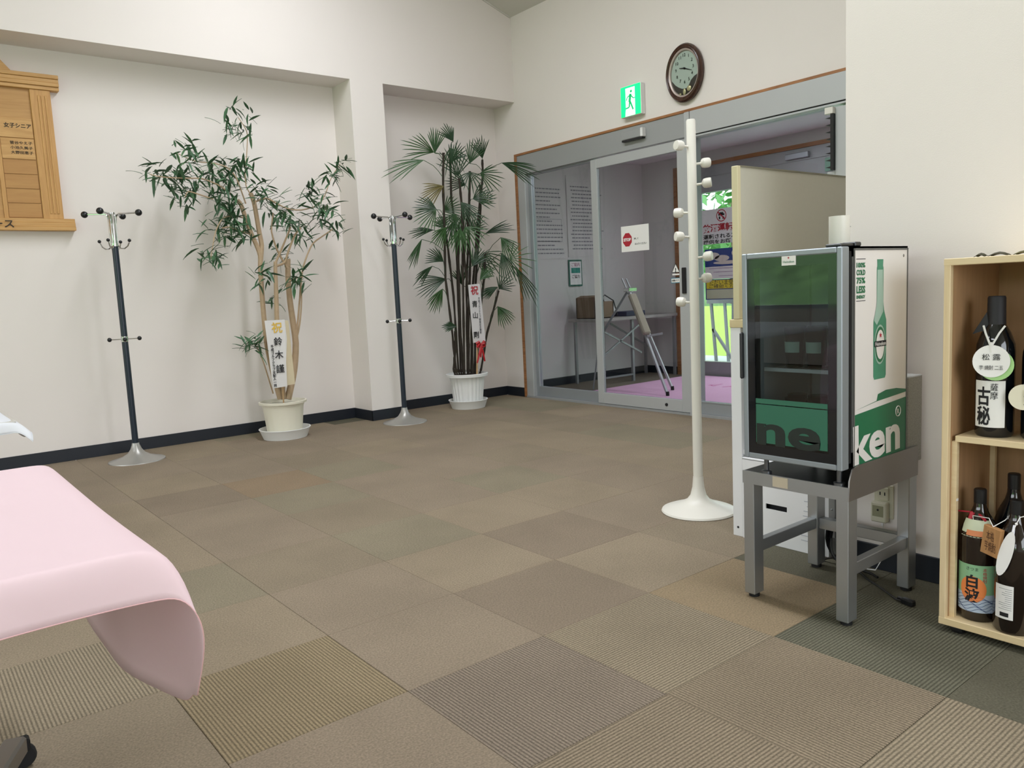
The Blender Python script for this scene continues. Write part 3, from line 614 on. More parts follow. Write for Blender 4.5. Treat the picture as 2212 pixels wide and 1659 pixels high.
obj('rule', B().poly(onS([(2.291, 1.133), (2.347, 1.133), (2.347, 1.135), (2.291, 1.135)])).poly(onS([(2.291, 1.008), (2.347, 1.008), (2.347, 1.010), (2.291, 1.010)])), M['ink'], sp, smooth=False)
text('ken', .1, (2.425, ys_ - .001, .572), (.995, 0, .03), (-.03, 0, .995), side, sp, width=.300, height=.124, bold=.003, ext=.0003, res=4, label='white lettering')
text('R', .03, (2.562, ys_ - .001, .641), (1, 0, 0), ZU, side, sp, height=.016, bold=.0008, ext=.0002)
obj('ring', B().tube([(2.562 + .0165 * math.cos(2 * PI * k / 24), ys_ - .0008, .641 + .0165 * math.sin(2 * PI * k / 24)) for k in range(25)], .0015, 5), side, sp)
obj('side_frame', B().box(FX0 + .008, FX1 - .002, FY0 - .003, FY0, FZ1 - .012, FZ1 - .006).box(FX0 + .006, FX0 + .011, FY0 - .003, FY0, FZ0, FZ1 - .006).box(FX1 - .006, FX1 - .002, FY0 - .003, FY0, FZ0, FZ1 - .006), dkgrey, fr, smooth=False)
obj('screw', B().ball((2.592, FY0 - .001, 1.142), .005, 8, (1, .4, 1)), greyd, fr)
# door
DX0, DX1, DY0, DY1, DZ0, DZ1 = 2.218, 2.26, 1.203, 1.547, .50, 1.172
dframe = mat('door_frame_grey', '8f969b', .4, metal=.35)
dr = obj('door', B().box(DX0, DX1, DY0, DY0 + .018, DZ0, DZ1, bev=.003).box(DX0, DX1, DY1 - .018, DY1, DZ0, DZ1, bev=.003).box(DX0, DX1, DY0 + .018, DY1 - .018, DZ1 - .018, DZ1, bev=.003).box(DX0, DX1, DY0 + .018, DY1 - .018, DZ0, DZ0 + .018, bev=.003), dframe, fr, label='grey framed glass door')
blk = mat('black_glass_border', '14181d', .08, coat=.3)
y0, y1, z0, z1 = DY0 + .018, DY1 - .018, DZ0 + .018, DZ1 - .018; iy0, iy1, iz0, iz1 = 1.248, 1.502, .548, 1.124
obj('border', B().box(DX0 + .003, DX0 + .006, y0, iy0, z0, z1).box(DX0 + .003, DX0 + .006, iy1, y1, z0, z1).box(DX0 + .003, DX0 + .006, iy0, iy1, iz1, z1).box(DX0 + .003, DX0 + .006, iy0, iy1, z0, iz0), blk, dr, label='glossy black border', smooth=False)
obj('pane', B().box(DX0 + .003, DX0 + .0065, iy0, iy1, iz0, iz1), glass('fridge_glass', 'd0d6d8', fres=1.7), dr, smooth=False)
obj('glass_decal', B().box(DX0 + .0022, DX0 + .0027, iy0 + .002, iy1 - .002, iz0 + .008, .683).box(DX0 + .0022, DX0 + .0027, iy0 + .002, iy1 - .002, .686, .702), mat('decal_green', '2a6650', .4), dr, label='green printed strip', smooth=False)
text('ne', .1, (DX0 + .0016, 1.385, .585), (0, -1, 0), ZU, mat('decal_dark', '16211d', .4), dr, width=.225, height=.072, bold=.003, ext=.0002, res=4)
obj('handle', B().box(DX0 - .014, DX0 + .012, DY1 - .006, DY1 + .004, .765, .918, bev=.004), M['black'], dr, label='black grip')
obj('maker_label', B().box(DX0 + .0012, DX0 + .003, 1.353, 1.401, 1.127, 1.158), M['paper'], dr, smooth=False)
text('Heineken', .01, (DX0 + .0008, 1.377, 1.138), (0, -1, 0), ZU, dg, dr, width=.038, ext=.0002)
obj('label_star', B().poly([(DX0 + .0008, 1.377 + (.004 if k % 2 == 0 else .002) * math.cos(R(90 + 36 * k)), 1.150 + (.004 if k % 2 == 0 else .002) * math.sin(R(90 + 36 * k))) for k in range(10)]), M['red'], dr, smooth=False)
obj('gasket', B().box(DX1, FX0, FY0 + .004, FY1 - .004, FZ0, FZ1 - .004), M['blackmat'], fr, smooth=False) if False else None
q = B().box(DX1, FX0 + .004, FY0 + .003, FY0 + .014, FZ0, FZ1 - .003).box(DX1, FX0 + .004, FY1 - .014, FY1 - .003, FZ0, FZ1 - .003).box(DX1, FX0 + .004, FY0 + .003, FY1 - .003, FZ1 - .014, FZ1 - .003).box(DX1, FX0 + .004, FY0 + .003, FY1 - .003, FZ0, FZ0 + .012)
obj('gasket', q, M['blackmat'], fr, smooth=False)
obj('hinge', B().box(2.225, 2.30, 1.21, 1.26, FZ1, FZ1 + .010, bev=.003).box(2.30, 2.335, 1.205, 1.25, FZ1, FZ1 + .014, bev=.003), M['black'], fr, label='black top hinge')
for (x, y) in ((2.262, 1.49), (2.262, 1.235), (2.59, 1.235), (2.59, 1.51)): obj('foot', B().lathe([(0, SZ), (.017, SZ), (.017, SZ + .009), (.008, SZ + .012), (.008, FZ0), (0, FZ0)], (x, y, 0), 16), mat('foot_metal', '6d7074', .3, metal=.8), fr)
# shelves and crockery inside
wire = mat('white_wire', 'd8dcdc', .4)
for zz in (.785,):
    q = B().box(2.285, 2.291, FY0 + .036, FY1 - .036, zz, zz + .012); 
    for k in range(14): q.tube([(2.29, FY0 + .045 + k * .0197, zz + .006), (2.57, FY0 + .045 + k * .0197, zz + .006)], .0015, 4)
    obj('wire_shelf', q, wire, fr)
obj('wire_shelf', B().box(2.285, 2.291, FY0 + .036, FY1 - .036, .565, .575).box(2.291, 2.58, FY0 + .036, FY1 - .036, .566, .569), wire, fr)
gl = glass('tumbler_glass', 'c9d8d2', fres=1.5)
n_ = 0
for row, zz in ((0, .798), (1, .70 - .131)):
    for (x, y) in ((2.32, 1.27), (2.32, 1.345), (2.32, 1.42), (2.40, 1.305), (2.40, 1.385), (2.40, 1.46)):
        col_ = {1.27: 'right end', 1.345: 'middle', 1.42: 'left end', 1.305: 'right end', 1.385: 'middle', 1.46: 'left end'}[y]
        tt = thing('beer_glass', 'clear tumbler on the %s wire shelf in the fridge, %s row, %s' % ('upper' if row == 0 else 'lower', 'front' if x < 2.36 else 'back', col_), 'glass', (x, y, zz), group='glasses in the fridge')
        obj('tumbler', B().lathe([(0, .002), (.024, .002), (.03, .13), (.032, .13), (.026, 0), (0, 0)], (x, y, zz), 14), gl, tt)
        if row == 0: obj('printed_ring', B().lathe([(.0295, .05), (.031, .085)], (x, y, zz), 14, a0=120, a1=240), palg, tt)
# white tube, grey block
t = thing('white_cylinder', 'short white cylinder standing on top of the fridge behind its hinge', 'cylinder', (2.38, 1.30, FZ1))
obj('wall', B().lathe([(.0, 0), (.029, 0), (.031, .004), (.031, .100), (.029, .1), (.029, .006), (0, .006)], (2.38, 1.30, FZ1), 28), M['cream'], t)
obj('button', B().lathe([(0, 0), (.003, 0), (.003, .002), (0, .002)], (2.38 + .031 * math.cos(R(-65)), 1.30 + .031 * math.sin(R(-65)), FZ1 + .065), 8), M['aludark'], t)
speck = mat('speckled_foam', '94948f', .9, var=.45, scale=190)
t = thing('foam_block', 'grey speckled foam block standing behind the fridge on the stand', 'block', (2.70, 1.3, SZ))
obj('block', B().box(2.645, 2.75, 1.205, 1.5, SZ + .001, .742, bev=.003), speck, t); obj('strap', B().box(2.644, 2.751, 1.28, 1.3, SZ, .744), speck, t)
t = thing('compressor_box', 'black ribbed unit on the back of the fridge', 'box', (2.63, 1.37, FZ0)) if False else None

# storage unit with the white box
t = thing('storage_unit', 'white low storage unit with a beige wooden top edge behind the fridge stand', 'cabinet', (3.0, 1.78, 0))
wh = mat('white_melamine', 'e4e5e6', .5); pine = wood('pale_top_edge', 'cbb98c', 'd8c79c', 4, 'Y', .5)
obj('side_panel', B().box(2.78, 3.2, 1.948, 1.998, 0, .894, bev=.002), wh, t); obj('side_panel', B().box(2.79, 3.2, 1.566, 1.584, 0, .894), wh, t)
obj('back_panel', B().box(3.17, 3.2, 1.584, 1.948, 0, .894), wh, t); obj('shelf', B().box(2.79, 3.17, 1.584, 1.948, .36, .38), wh, t)
obj('top', B().box(2.778, 3.2, 1.566, 2.0, .894, .928, bev=.002), pine, t, label='beige top board')
obj('screw_hole', B().lathe([(0, 0), (.005, 0), (.005, .001), (0, .001)], (2.779, 1.972, .04), 10, Matrix.Rotation(R(-90), 4, 'Y')), M['ink'], t)
t = thing('storage_box', 'white cardboard box with a slotted hand hole under the shelf behind the stand', 'box', (2.95, 1.76, 0))
q = B(); sl = 2.772
hy0, hy1, hz0, hz1 = 1.735, 1.832, .15, .172
q.box(sl, sl + .006, 1.59, hy0, .002, .345).box(sl, sl + .006, hy1, 1.942, .002, .345).box(sl, sl + .006, hy0, hy1, .002, hz0).box(sl, sl + .006, hy0, hy1, hz1, .345)
obj('front_panel', q, wh, t); obj('carton', B().box(sl + .03, 3.15, 1.59, 1.942, .002, .345), M['ink'], t, label='dark inside')
obj('side', B().box(sl + .006, 3.152, 1.588, 1.592, .002, .345).box(sl + .006, 3.152, 1.94, 1.944, .002, .345).box(sl, 3.152, 1.588, 1.944, .343, .349), wh, t)
q = B(); random.seed(2)
for k in range(9): q.box(sl - .0006, sl, 1.605, 1.605 + random.uniform(.03, .07), .05 + k * .02, .054 + k * .02)
obj('printed_lines', q, mat('faint_print', 'b9bcc2', .8), t, smooth=False)
# partition
t = thing('partition_screen', 'tall beige partition panel with a cream edge standing on the storage unit', 'partition', (3.5, 1.975, .928))
obj('fabric_panel', B().box(2.80, 5.0, 1.953, 1.975, .93, 1.545), mat('beige_fabric', 'b8b5a5', .9, var=.03, scale=60), t)
obj('end_post', B().box(2.778, 2.80, 1.95, 1.98, .929, 1.55, bev=.002), mat('cream_edge', 'cfc6a0', .5), t, label='cream end post'); obj('top_rail', B().box(2.80, 5.0, 1.95, 1.98, 1.545, 1.552), mat('dark_rail', '77735f', .5), t)
# grey bracket, cable bundle, wall sockets
t = obj('metal_bracket', B().box(2.77, 2.782, 1.53, 1.556, .09, .40, bev=.001).ball((2.769, 1.543, .2), .004, 6).ball((2.769, 1.543, .3), .004, 6), steel, label='grey metal bracket strip beside the white unit behind the stand', cat='bracket', loc=(2.776, 1.543, .09))
random.seed(9); q = B()
for k in range(5):
    pts = []; cx_, cy_ = 2.735 + random.uniform(-.006, .006), 1.50 + random.uniform(-.012, .012); rr = .03 + .003 * k
    for j in range(17): a = 2 * PI * j / 16; pts.append((cx_ + .012 * math.sin(a * 2 + k) * .6, cy_ + rr * math.cos(a), .10 + .075 * math.sin(a) + random.uniform(-.002, .002)))
    q.tube(pts, .0055, 6)
q.tube([(2.735, 1.50, .03), (2.73, 1.44, .01), (2.72, 1.36, .006), (2.70, 1.33, .006)], .004, 6); q.tube([(2.735, 1.51, .03), (2.74, 1.56, .008), (2.745, 1.60, .006)], .0045, 6)
t = obj('cable_bundle', q, M['black'], label='coiled black cable bundle on the floor behind the stand', cat='cable', loc=(2.735, 1.5, 0))
t = thing('wall_outlet', 'cream wall outlet plate low on the wall behind the fridge stand', 'outlet', (XC, 1.355, .26))
ivory = mat('ivory_plastic', 'ccc8b2', .45)
obj('plate', B().box(XC - .008, XC, 1.32, 1.39, .2, .325, bev=.002), ivory, t); obj('socket', B().box(XC - .014, XC - .008, 1.335, 1.378, .268, .315, bev=.002), ivory, t)
for yy in (1.348, 1.365): obj('slot', B().box(XC - .0146, XC - .014, yy - .002, yy + .002, .286, .298), M['ink'], t)
t = thing('plug_adapter', 'cream timer adapter plugged into the low wall outlet', 'adapter', (XC - .02, 1.36, .22))
obj('body', B().box(XC - .035, XC - .008, 1.333, 1.39, .188, .262, bev=.004), ivory, t); obj('face', B().box(XC - .037, XC - .035, 1.343, 1.382, .21, .25), mat('olive_face', '8f8d70', .5), t); obj('knob', B().ball((XC - .037, 1.362, .235), .004, 8), M['ink'], t)
obj('cord', B().tube([(XC - .02, 1.352, .19), (XC - .018, 1.351, .12), (XC - .02, 1.352, .05), (XC - .035, 1.37, .006), (XC - .06, 1.44, .005)], .002, 6), M['white'], t); obj('strain_relief', B().tube([(XC - .02, 1.352, .19), (XC - .02, 1.352, .175)], .004, 8), M['white'], t)
t = thing('power_cord', 'black power cord with an unplugged plug lying on the carpet under the stand', 'cord', (2.6, 1.25, 0))
obj('cord', B().tube([(2.735, 1.47, .005), (2.70, 1.39, .005), (2.659, 1.344, .005), (2.625, 1.29, .005), (2.585, 1.235, .005), (2.55, 1.19, .006), (2.544, 1.17, .010)], .0033, 6), M['black'], t)
obj('plug', B().obox((2.547, 1.172, .012), (2.535, 1.128, .013), .022, .020, bev=.004).obox((2.556, 1.19, .011), (2.546, 1.168, .012), .011, .012, bev=.002), M['black'], t)

# ================================================================ shelf cabinet with bottles
cw = wood('birch_ply', 'd6bd92', 'e2cda6', 3, 'Z', .5); cwi = wood('birch_inner_shaded', '9f7d5a', 'ae8a64', 3, 'Z', .55); cwh = wood('birch_ply_flat', 'd8c094', 'e3cfa8', 3, 'Y', .5)  # inner birch darkened: shade inside the cabinet is put into its colour
KX0, KX1, KY1, KY0, KZ0, KZ1 = 2.42, 2.78, 1.004, .42, .045, 1.121
t = thing('bottle_cabinet', 'pale birch open cabinet on casters filled with liquor bottles at the right edge', 'cabinet', (2.6, .71, 0))
obj('side_panel', B().box(KX0, KX1, KY1 - .018, KY1, KZ0 - .02, KZ1, bev=.0015), cw, t); obj('side_panel', B().box(KX0, KX1, KY0, KY0 + .018, KZ0 - .02, KZ1, bev=.0015), cw, t)
obj('inner_shade', B().box(KX0 + .018, KX1 - .01, KY1 - .0195, KY1 - .0183, KZ0, KZ1 - .02), cwi, t, label='inner side with shade painted in')
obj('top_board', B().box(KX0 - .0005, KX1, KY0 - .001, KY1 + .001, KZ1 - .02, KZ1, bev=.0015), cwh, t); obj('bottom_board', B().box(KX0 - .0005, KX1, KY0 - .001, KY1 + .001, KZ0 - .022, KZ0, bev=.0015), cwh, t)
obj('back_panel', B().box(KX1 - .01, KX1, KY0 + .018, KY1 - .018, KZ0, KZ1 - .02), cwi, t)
obj('shelf', B().box(KX0 + .02, KX1 - .01, KY0 + .018, KY1 - .03, .585, .603, bev=.001), cwh, t)
obj('batten', B().box(KX0 + .025, KX0 + .04, KY1 - .034, KY1 - .0195, KZ0, .585), cwh, t); obj('batten', B().box(KX1 - .05, KX1 - .035, KY1 - .034, KY1 - .0195, KZ0, .585), cwh, t)
obj('shelf_pin', B().box(KX0 + .024, KX0 + .036, KY1 - .036, KY1 - .0345, .405, .412), M['paper'], t)
for (x, y) in ((2.445, .957), (2.445, .48), (2.72, .94), (2.72, .48)): obj('caster', B().lathe([(0, -.016), (.018, -.016), (.0215, -.012), (.0215, .012), (.018, .016), (0, .016)], (x, y, .0215), 16, Matrix.Rotation(R(90), 4, 'X')), M['blackmat'], t)
for k, (y, dx, L) in enumerate(((.925, 0, .03), (.878, .004, .05), (.815, 0, .05))):
    obj_l = ['small dark curled leaf on the cabinet top, nearest its left corner', 'dark curled leaf on the cabinet top, second from its left corner', 'dark leaf with yellow tip on the cabinet top at the picture edge'][k]
    tt = thing('dried_leaf', obj_l, 'leaf', (2.47, y, KZ1), group='dried leaves on the cabinet')
    q = B(); q.grid([[(2.455, y + L * (u - .5), KZ1 + .001 + .006 * math.sin(PI * u)), (2.47, y + L * (u - .5), KZ1 + .004 + .008 * math.sin(PI * u)), (2.485, y + L * (u - .5), KZ1 + .001 + .006 * math.sin(PI * u))] for u in (0, .25, .5, .75, 1)])
    o_ = obj('blade', q, mat('dry_leaf%d' % k, '3a3620' if k < 2 else '55502a', .7), tt); md = o_.modifiers.new('thick', 'SOLIDIFY'); md.thickness = .0015

dkglass = mat('dark_bottle_glass', '0b0e12', .08, coat=.5); brglass = mat('brown_bottle_glass', '180d08', .08, coat=.5)
def bottle(name, label, x, y, z, H, r, gm, capm, group='liquor bottles in the cabinet', neck=.015, sh=.62, cap=.06):
    t = thing(name, label, 'bottle', (x, y, z), group=group)
    prof = [(0, .0), (r * .9, 0), (r, .008), (r, H * sh), (r * .97, H * (sh + .05)), (r * .75, H * (sh + .13)), (r * .45, H * (sh + .20)), (neck * 1.15, H * (sh + .25)), (neck, H * .99), (0, H * .99)]
    obj('glass_body', B().lathe(prof, (x, y, z), 32), gm, t)
    obj('cap', B().lathe([(neck * 1.12, H - cap), (neck * 1.14, H - .003), (neck, H), (0, H)], (x, y, z), 24), capm, t)
    return t
def arc_label(t, x, y, r, z0, z1, a0, a1, m, name='label', dr=.0006, **k): return obj(name, B().lathe([(r + dr, z0), (r + dr + .0002, z1)], (x, y, 0), 20, a0=a0, a1=a1), m, t, **k)
TOC = math.degrees(math.atan2(-.88, -2.5))   # bearing from the bottles to the front of the room
# upper shelf, first bottle
x, y, z = 2.512, .897, .603
t = bottle('sake_bottle', 'dark bottle with black wrapped neck and white brush-lettered label on the upper shelf', x, y, z, .40, .05, dkglass, M['black'], neck=.017)
obj('neck_wrap', B().lathe([(.021, .405), (.023, .40), (.024, .33), (.028, .29), (.034, .275), (.04, .262)], (x, y, z), 20), mat('black_cloth', '1b1a1e', .6), t, label='black cloth wrap')
obj('wrap_corner', B().poly([(x - .02, y + .018, z + .36), (x - .028, y + .052, z + .297), (x - .024, y + .03, z + .305), (x - .02, y + .01, z + .30)], (.001, .001, 0)), mat('black_cloth2', '1b1a1e', .6), t)
ac = 180 + 24
arc_label(t, x, y, .05, z + .03, z + .165, ac - 72, ac + 26, M['paper'], label='white label')
text('古\n秘', .06, (x, y, z + .092), (0, -1, 0), ZU, M['ink'], t, wrap=(x, y, .0515, R(ac - 38)), width=.040, height=.112, bold=.0015, ext=.0003)
text('薩\n摩', .02, (x, y, z + .135), (0, -1, 0), ZU, M['ink'], t, wrap=(x, y, .0515, R(ac - 6)), width=.019, height=.046, bold=0, ext=.0003)
def disc(c, r_, n, m, name, par, sy=1, th=.0012, lab=None):
    n = Vector(n).normalized(); u = Vector((n.y, -n.x, 0)).normalized() if abs(n.z) < .99 else Vector((1, 0, 0)); v = u.cross(n) * -1; v = n.cross(u)
    c = Vector(c); pts = [c + u * r_ * math.cos(2 * PI * k / 32) + v * r_ * sy * math.sin(2 * PI * k / 32) for k in range(32)]
    return obj(name, B().poly(pts, n * th), m, par, smooth=False, label=lab)
nrm = Vector((-.94, -.30, .1)).normalized(); uu = Vector((nrm.y, -nrm.x, 0)).normalized(); uu = -uu if uu.y > 0 else uu; vv = uu.cross(nrm) * -1; vv = nrm.cross(uu); vv = vv if vv.z > 0 else -vv
tg = thing('hang_tag', 'round white tag with handwriting tied to the black wrapped bottle', 'tag', (2.452, .885, .83), group='hang tags on the bottles')
disc((2.456, .876, .815), .044, nrm, mat('tag_green', 'a6d08a', .7), 'green_disc', tg, lab='green disc behind'); disc((2.45, .886, .826), .046, nrm, M['paper'], 'paper_disc', tg)
text('松 露', .02, Vector((2.45, .886, .838)) + nrm * .002, uu, vv, M['ink'], tg, width=.045, height=.018, ext=.0002); text('芋 焼酎 二五', .02, Vector((2.45, .886, .838)) - vv * .03 + nrm * .003, uu, vv, M['ink'], tg, width=.058, height=.013, ext=.0002)
q = B(); q.tube([(2.452, .888, .866), (2.458, .905, .905), (2.47, .915, .925)], .003, 6).tube([(2.452, .888, .866), (2.458, .87, .905), (2.47, .86, .925)], .003, 6).tube([(2.452, .888, .85), (2.452, .888, .88)], .003, 6)
obj('string', q, M['paper'], tg)
# upper shelf, second bottle (at the picture edge)
x, y, z = 2.535, .785, .603
t = bottle('sake_bottle', 'dark bottle at the right picture edge on the upper shelf', x, y, z, .37, .05, dkglass, M['black'])
arc_label(t, x, y, .05, z + .02, z + .12, 150, 250, mat('dark_label', '262022', .6), label='dark label')
tg = thing('hang_tag', 'round cream tag at the right picture edge in front of the second upper bottle', 'tag', (2.47, .795, .73), group='hang tags on the bottles')
disc((2.478, .812, .725), .036, nrm, mat('tag_cream', 'e6dfc8', .7), 'paper_disc', tg); text('鹿\n児', .03, Vector((2.478, .80, .725)) + nrm * .002, uu, vv, M['ink'], tg, height=.045, ext=.0002, bold=.001)
text('本格\n焼酎', .01, Vector((2.478, .832, .735)) + nrm * .002, uu, vv, M['ink'], tg, height=.015, ext=.0002)
obj('string', B().tube([(2.478, .812, .758), (2.49, .80, .80), (2.505, .795, .86)], .0015, 5), M['paper'], tg)
# lower compartment: green label bottle
x, y, z = 2.50, .925, .045
t = bottle('shochu_bottle', 'dark bottle with green and orange label at the left of the lower shelf', x, y, z, .395, .0525, brglass, M['black'], neck=.015)
lg = mat('label_green2', '8dbb8f', .6); 
arc_label(t, x, y, .0525, z + .03, z + .175, ac - 80, ac + 55, lg, label='green label')
def arc_disc(cx_, cy_, r, zc, a_, w_, h_, m_, dr, name):
    q = B(); q.poly([(w_ * math.cos(2 * PI * k / 28), 0, h_ * math.sin(2 * PI * k / 28)) for k in range(28)]); tb = q.bm; s_ = -w_
    while s_ < w_:
        bmesh.ops.bisect_plane(tb, geom=tb.verts[:] + tb.edges[:] + tb.faces[:], plane_co=(s_, 0, 0), plane_no=(1, 0, 0)); s_ += .004
    for v in tb.verts: an = a_ + v.co.x / r; v.co = Vector((cx_ + (r + dr) * math.cos(an), cy_ + (r + dr) * math.sin(an), zc + v.co.z))
    return obj(name, q, m_, t, smooth=False)
arc_label(t, x, y, .0525, z + .03, z + .085, ac - 80, ac + 55, mat('wave_blue', 'b9c6d6', .6), 'wave_band', .0009, label='pale blue wave band')
arc_disc(x, y, .0525, z + .10, R(ac - 20), .036, .040, mat('label_orange', 'ee8a48', .6), .0016, 'orange_sun')
text('白\n波', .06, (x, y, z + .103), (0, -1, 0), ZU, M['ink'], t, wrap=(x, y, .0545, R(ac - 22)), width=.042, height=.084, bold=.0018, ext=.0003)
text('さつま', .02, (x, y, z + .162), (0, -1, 0), ZU, M['ink'], t, wrap=(x, y, .0535, R(ac - 22)), width=.032, ext=.0002); text('本\n格\n焼\n酎', .02, (x, y, z + .145), (0, -1, 0), ZU, M['red'], t, wrap=(x, y, .0535, R(ac + 14)), height=.045, ext=.0002)
q = B()
for k in range(7):
    pts = []
    for j in range(13):
        a_ = R(ac - 75 + 125 * j / 12); zz = z + .036 + .006 * k + .006 * math.sin(j * 1.1 + k); pts.append((x + .0537 * math.cos(a_), y + .0537 * math.sin(a_), zz))
    q.tube(pts, .0008, 4)
obj('wave_lines', q, mat('wave_ink', '4f5f86', .6), t)
obj('shoulder_label', B().lathe([(.0515, .258), (.0495, .268), (.0445, .29), (.038, .308)], (x, y, z), 16, a0=ac - 70, a1=ac + 40), mat('shoulder_label', 'cfd6b8', .6), t); obj('shoulder_band', B().lathe([(.0518, .262), (.0485, .278)], (x, y, z), 14, a0=ac - 45, a1=ac + 35), mat('shoulder_orange', 'dc8a5a', .6), t)
obj('ribbon', B().tube([(x + .019 * math.cos(R(a_)), y + .019 * math.sin(R(a_)), z + .325) for a_ in range(0, 361, 30)], .004, 6).tube([(x - .018, y + .01, z + .325), (x - .02, y + .055, z + .322)], .0025, 6).tube([(x - .02, y + .012, z + .325), (x - .028, y + .016, z + .30), (x - .034, y + .014, z + .28)], .008, 6).tube([(x - .02, y - .005, z + .322), (x - .04, y - .03, z + .312)], .004, 6).ball((x - .02, y + .058, z + .322), .006, 8), M['red'], t, label='red ribbon')
# tall bottle behind
x, y, z = 2.605, .872, .045
t = bottle('shochu_bottle', 'tall dark bottle with white string round its neck behind the green label bottle', x, y, z, .43, .05, dkglass, M['black'])
obj('string', B().tube([(x + .02 * math.cos(R(a_)), y + .02 * math.sin(R(a_)), z + .335 + .006 * math.sin(R(a_ * 2))) for a_ in range(0, 361, 30)], .0025, 6), M['paper'], t)
arc_label(t, x, y, .05, z + .04, z + .18, 150, 250, mat('red_label', '8d1c26', .6), label='red label')
# front right bottle
x, y, z = 2.475, .820, .045
t = bottle('shochu_bottle', 'black bottle with small white printed back label at the right of the lower shelf', x, y, z, .385, .054, brglass, M['black'])
arc_label(t, x, y, .054, z + .045, z + .145, ac - 62, ac - 8, M['paper'], label='white back label')
q = B(); random.seed(6)
for k in range(11):
    a_ = R(ac - 12); pts = [(x + .0549 * math.cos(a_ - j * .16), y + .0549 * math.sin(a_ - j * .16), z + .134 - .006 * k) for j in range(random.randint(3, 5))]; q.tube(pts, .0006, 3)
obj('printed_lines', q, grey_ink, t, kind='stuff'); obj('barcode', B().lathe([(.0549, .052), (.0549, .064)], (x, y, z), 6, a0=ac - 45, a1=ac - 20), M['ink'], t)
x, y, z = 2.62, .74, .045
t = bottle('shochu_bottle', 'dark bottle behind the black back-labelled bottle at the right picture edge', x, y, z, .36, .05, dkglass, M['black'])
# tags of the lower shelf
tg = thing('wooden_tag', 'brown wooden block tag hanging between the lower bottles on white string', 'tag', (2.42, .85, .32), group='hang tags on the bottles')
nn = Vector((-.8, -.6, .0)); a_, c_ = Vector((2.432, .888, .315)), Vector((2.415, .838, .308)); q = B().obox(a_, c_, .016, .085, up=(0, 0, 1), bev=.001); obj('block', q, wood('tag_wood', 'a4774a', 'b98a58', 6, 'Z'), tg)
d_ = (c_ - a_).normalized(); no = d_.cross(Vector((0, 0, 1))); no = no if no.x < 0 else -no
text('本格\n芋焼酎', .02, (a_ + c_) / 2 + no * .0085, d_, ZU, mat('burnt_ink', '5a3a22', .7), tg, width=.035, height=.06, ext=.0003)
obj('string', B().tube([(2.42, .86, .355), (2.43, .875, .375), (2.462, .93, .365), (2.47, .93, .34)], .0012, 5).tube([(2.42, .86, .355), (2.45, .84, .372), (2.58, .85, .385)], .0012, 5), M['paper'], tg)
tg = thing('oval_tag', 'long white oval tag hanging from the front right lower bottle', 'tag', (2.41, .82, .28), group='hang tags on the bottles')
q = B(); a_, c_ = Vector((2.412, .808, .352)), Vector((2.402, .838, .222)); d_ = (c_ - a_); L = d_.length; d_.normalize(); s_ = Vector((-.25, -.9, -.25)).normalized()
q.poly([(a_ + c_) / 2 + d_ * L / 2 * math.cos(2 * PI * k / 24) + s_ * .019 * math.sin(2 * PI * k / 24) for k in range(24)], (.001, 0, 0)); obj('paper', q, M['paper'], tg, smooth=False)
obj('string', B().tube([a_, (2.42, .802, .375), (2.44, .80, .39), (2.455, .785, .395), (2.46, .77, .392)], .0014, 5).ball((2.42, .802, .375), .004, 6), M['paper'], tg)

# ================================================================ coat racks
def coat_rack(label, x, y, ph, phm):
    t = thing('coat_rack', label, 'coat rack', (x, y, 0), group='dark coat racks along the left wall')
    obj('base', B().lathe([(.192, 0), (.19, .006), (.15, .016), (.10, .032), (.06, .055), (.038, .085), (.027, .115), (.024, .13), (0, .13)], (x, y, 0), 40), M['silver'], t, label='silver trumpet base')
    obj('pole', B().lathe([(.0215, .11), (.0215, 1.545), (0, 1.545)], (x, y, 0), 24), M['navy'], t, label='dark blue pole')
    q = B().lathe([(.0235, 1.54), (.024, 1.55), (.024, 1.765), (.021, 1.775), (0, 1.775)], (x, y, 0), 24)
    for k in range(8): a = 2 * PI * k / 8; q.tube([(x + .0245 * math.cos(a), y + .0245 * math.sin(a), 1.56), (x + .0245 * math.cos(a), y + .0245 * math.sin(a), 1.765)], .004, 5)
    obj('sleeve', q, M['chrome'], t)
    for k in range(4):
        a = R(ph + 90 * k) + math.atan2(-.623, .78); d = Vector((math.cos(a), math.sin(a), 0)); c = Vector((x, y, 0))
        h_ = obj('hook', B().tube([c + d * .022 + Vector((0, 0, 1.70)), c + d * .027 + Vector((0, 0, 1.745)), c + d * .045 + Vector((0, 0, 1.765)), c + d * .165 + Vector((0, 0, 1.768))], .006, 8), M['chrome'], t); obj('ball', B().ball(c + d * .185 + Vector((0, 0, 1.768)), .0235, 14), M['black'], h_)
        h_ = obj('hook', B().tube([c + d * .022 + Vector((0, 0, 1.545)), c + d * .04 + Vector((0, 0, 1.525)), c + d * .065 + Vector((0, 0, 1.523)), c + d * .088 + Vector((0, 0, 1.54)), c + d * .10 + Vector((0, 0, 1.565))], .005, 8), M['chrome'], t); obj('ball', B().ball(c + d * .103 + Vector((0, 0, 1.578)), .012, 10), M['black'], h_)
        a = R(phm + 90 * k) + math.atan2(-.623, .78); d = Vector((math.cos(a), math.sin(a), 0)); zz = Vector((0, 0, .885))
        h_ = obj('peg', B().tube([c + d * .02 + zz, c + d * .09 + zz], .0045, 8), M['chrome'], t); obj('ball', B().ball(c + d * .097 + zz, .0155, 12), M['black'], h_)
    obj('collar', B().lathe([(.0225, .865), (.025, .868), (.025, .902), (.0225, .905)], (x, y, 0), 24), M['chrome'], t)
coat_rack('dark blue coat rack with chrome hooks beside the wooden plaque', 1.362, 6.115, 4, 27)
coat_rack('dark blue coat rack with chrome hooks in front of the pilaster', 3.502, 5.90, 43, 12)
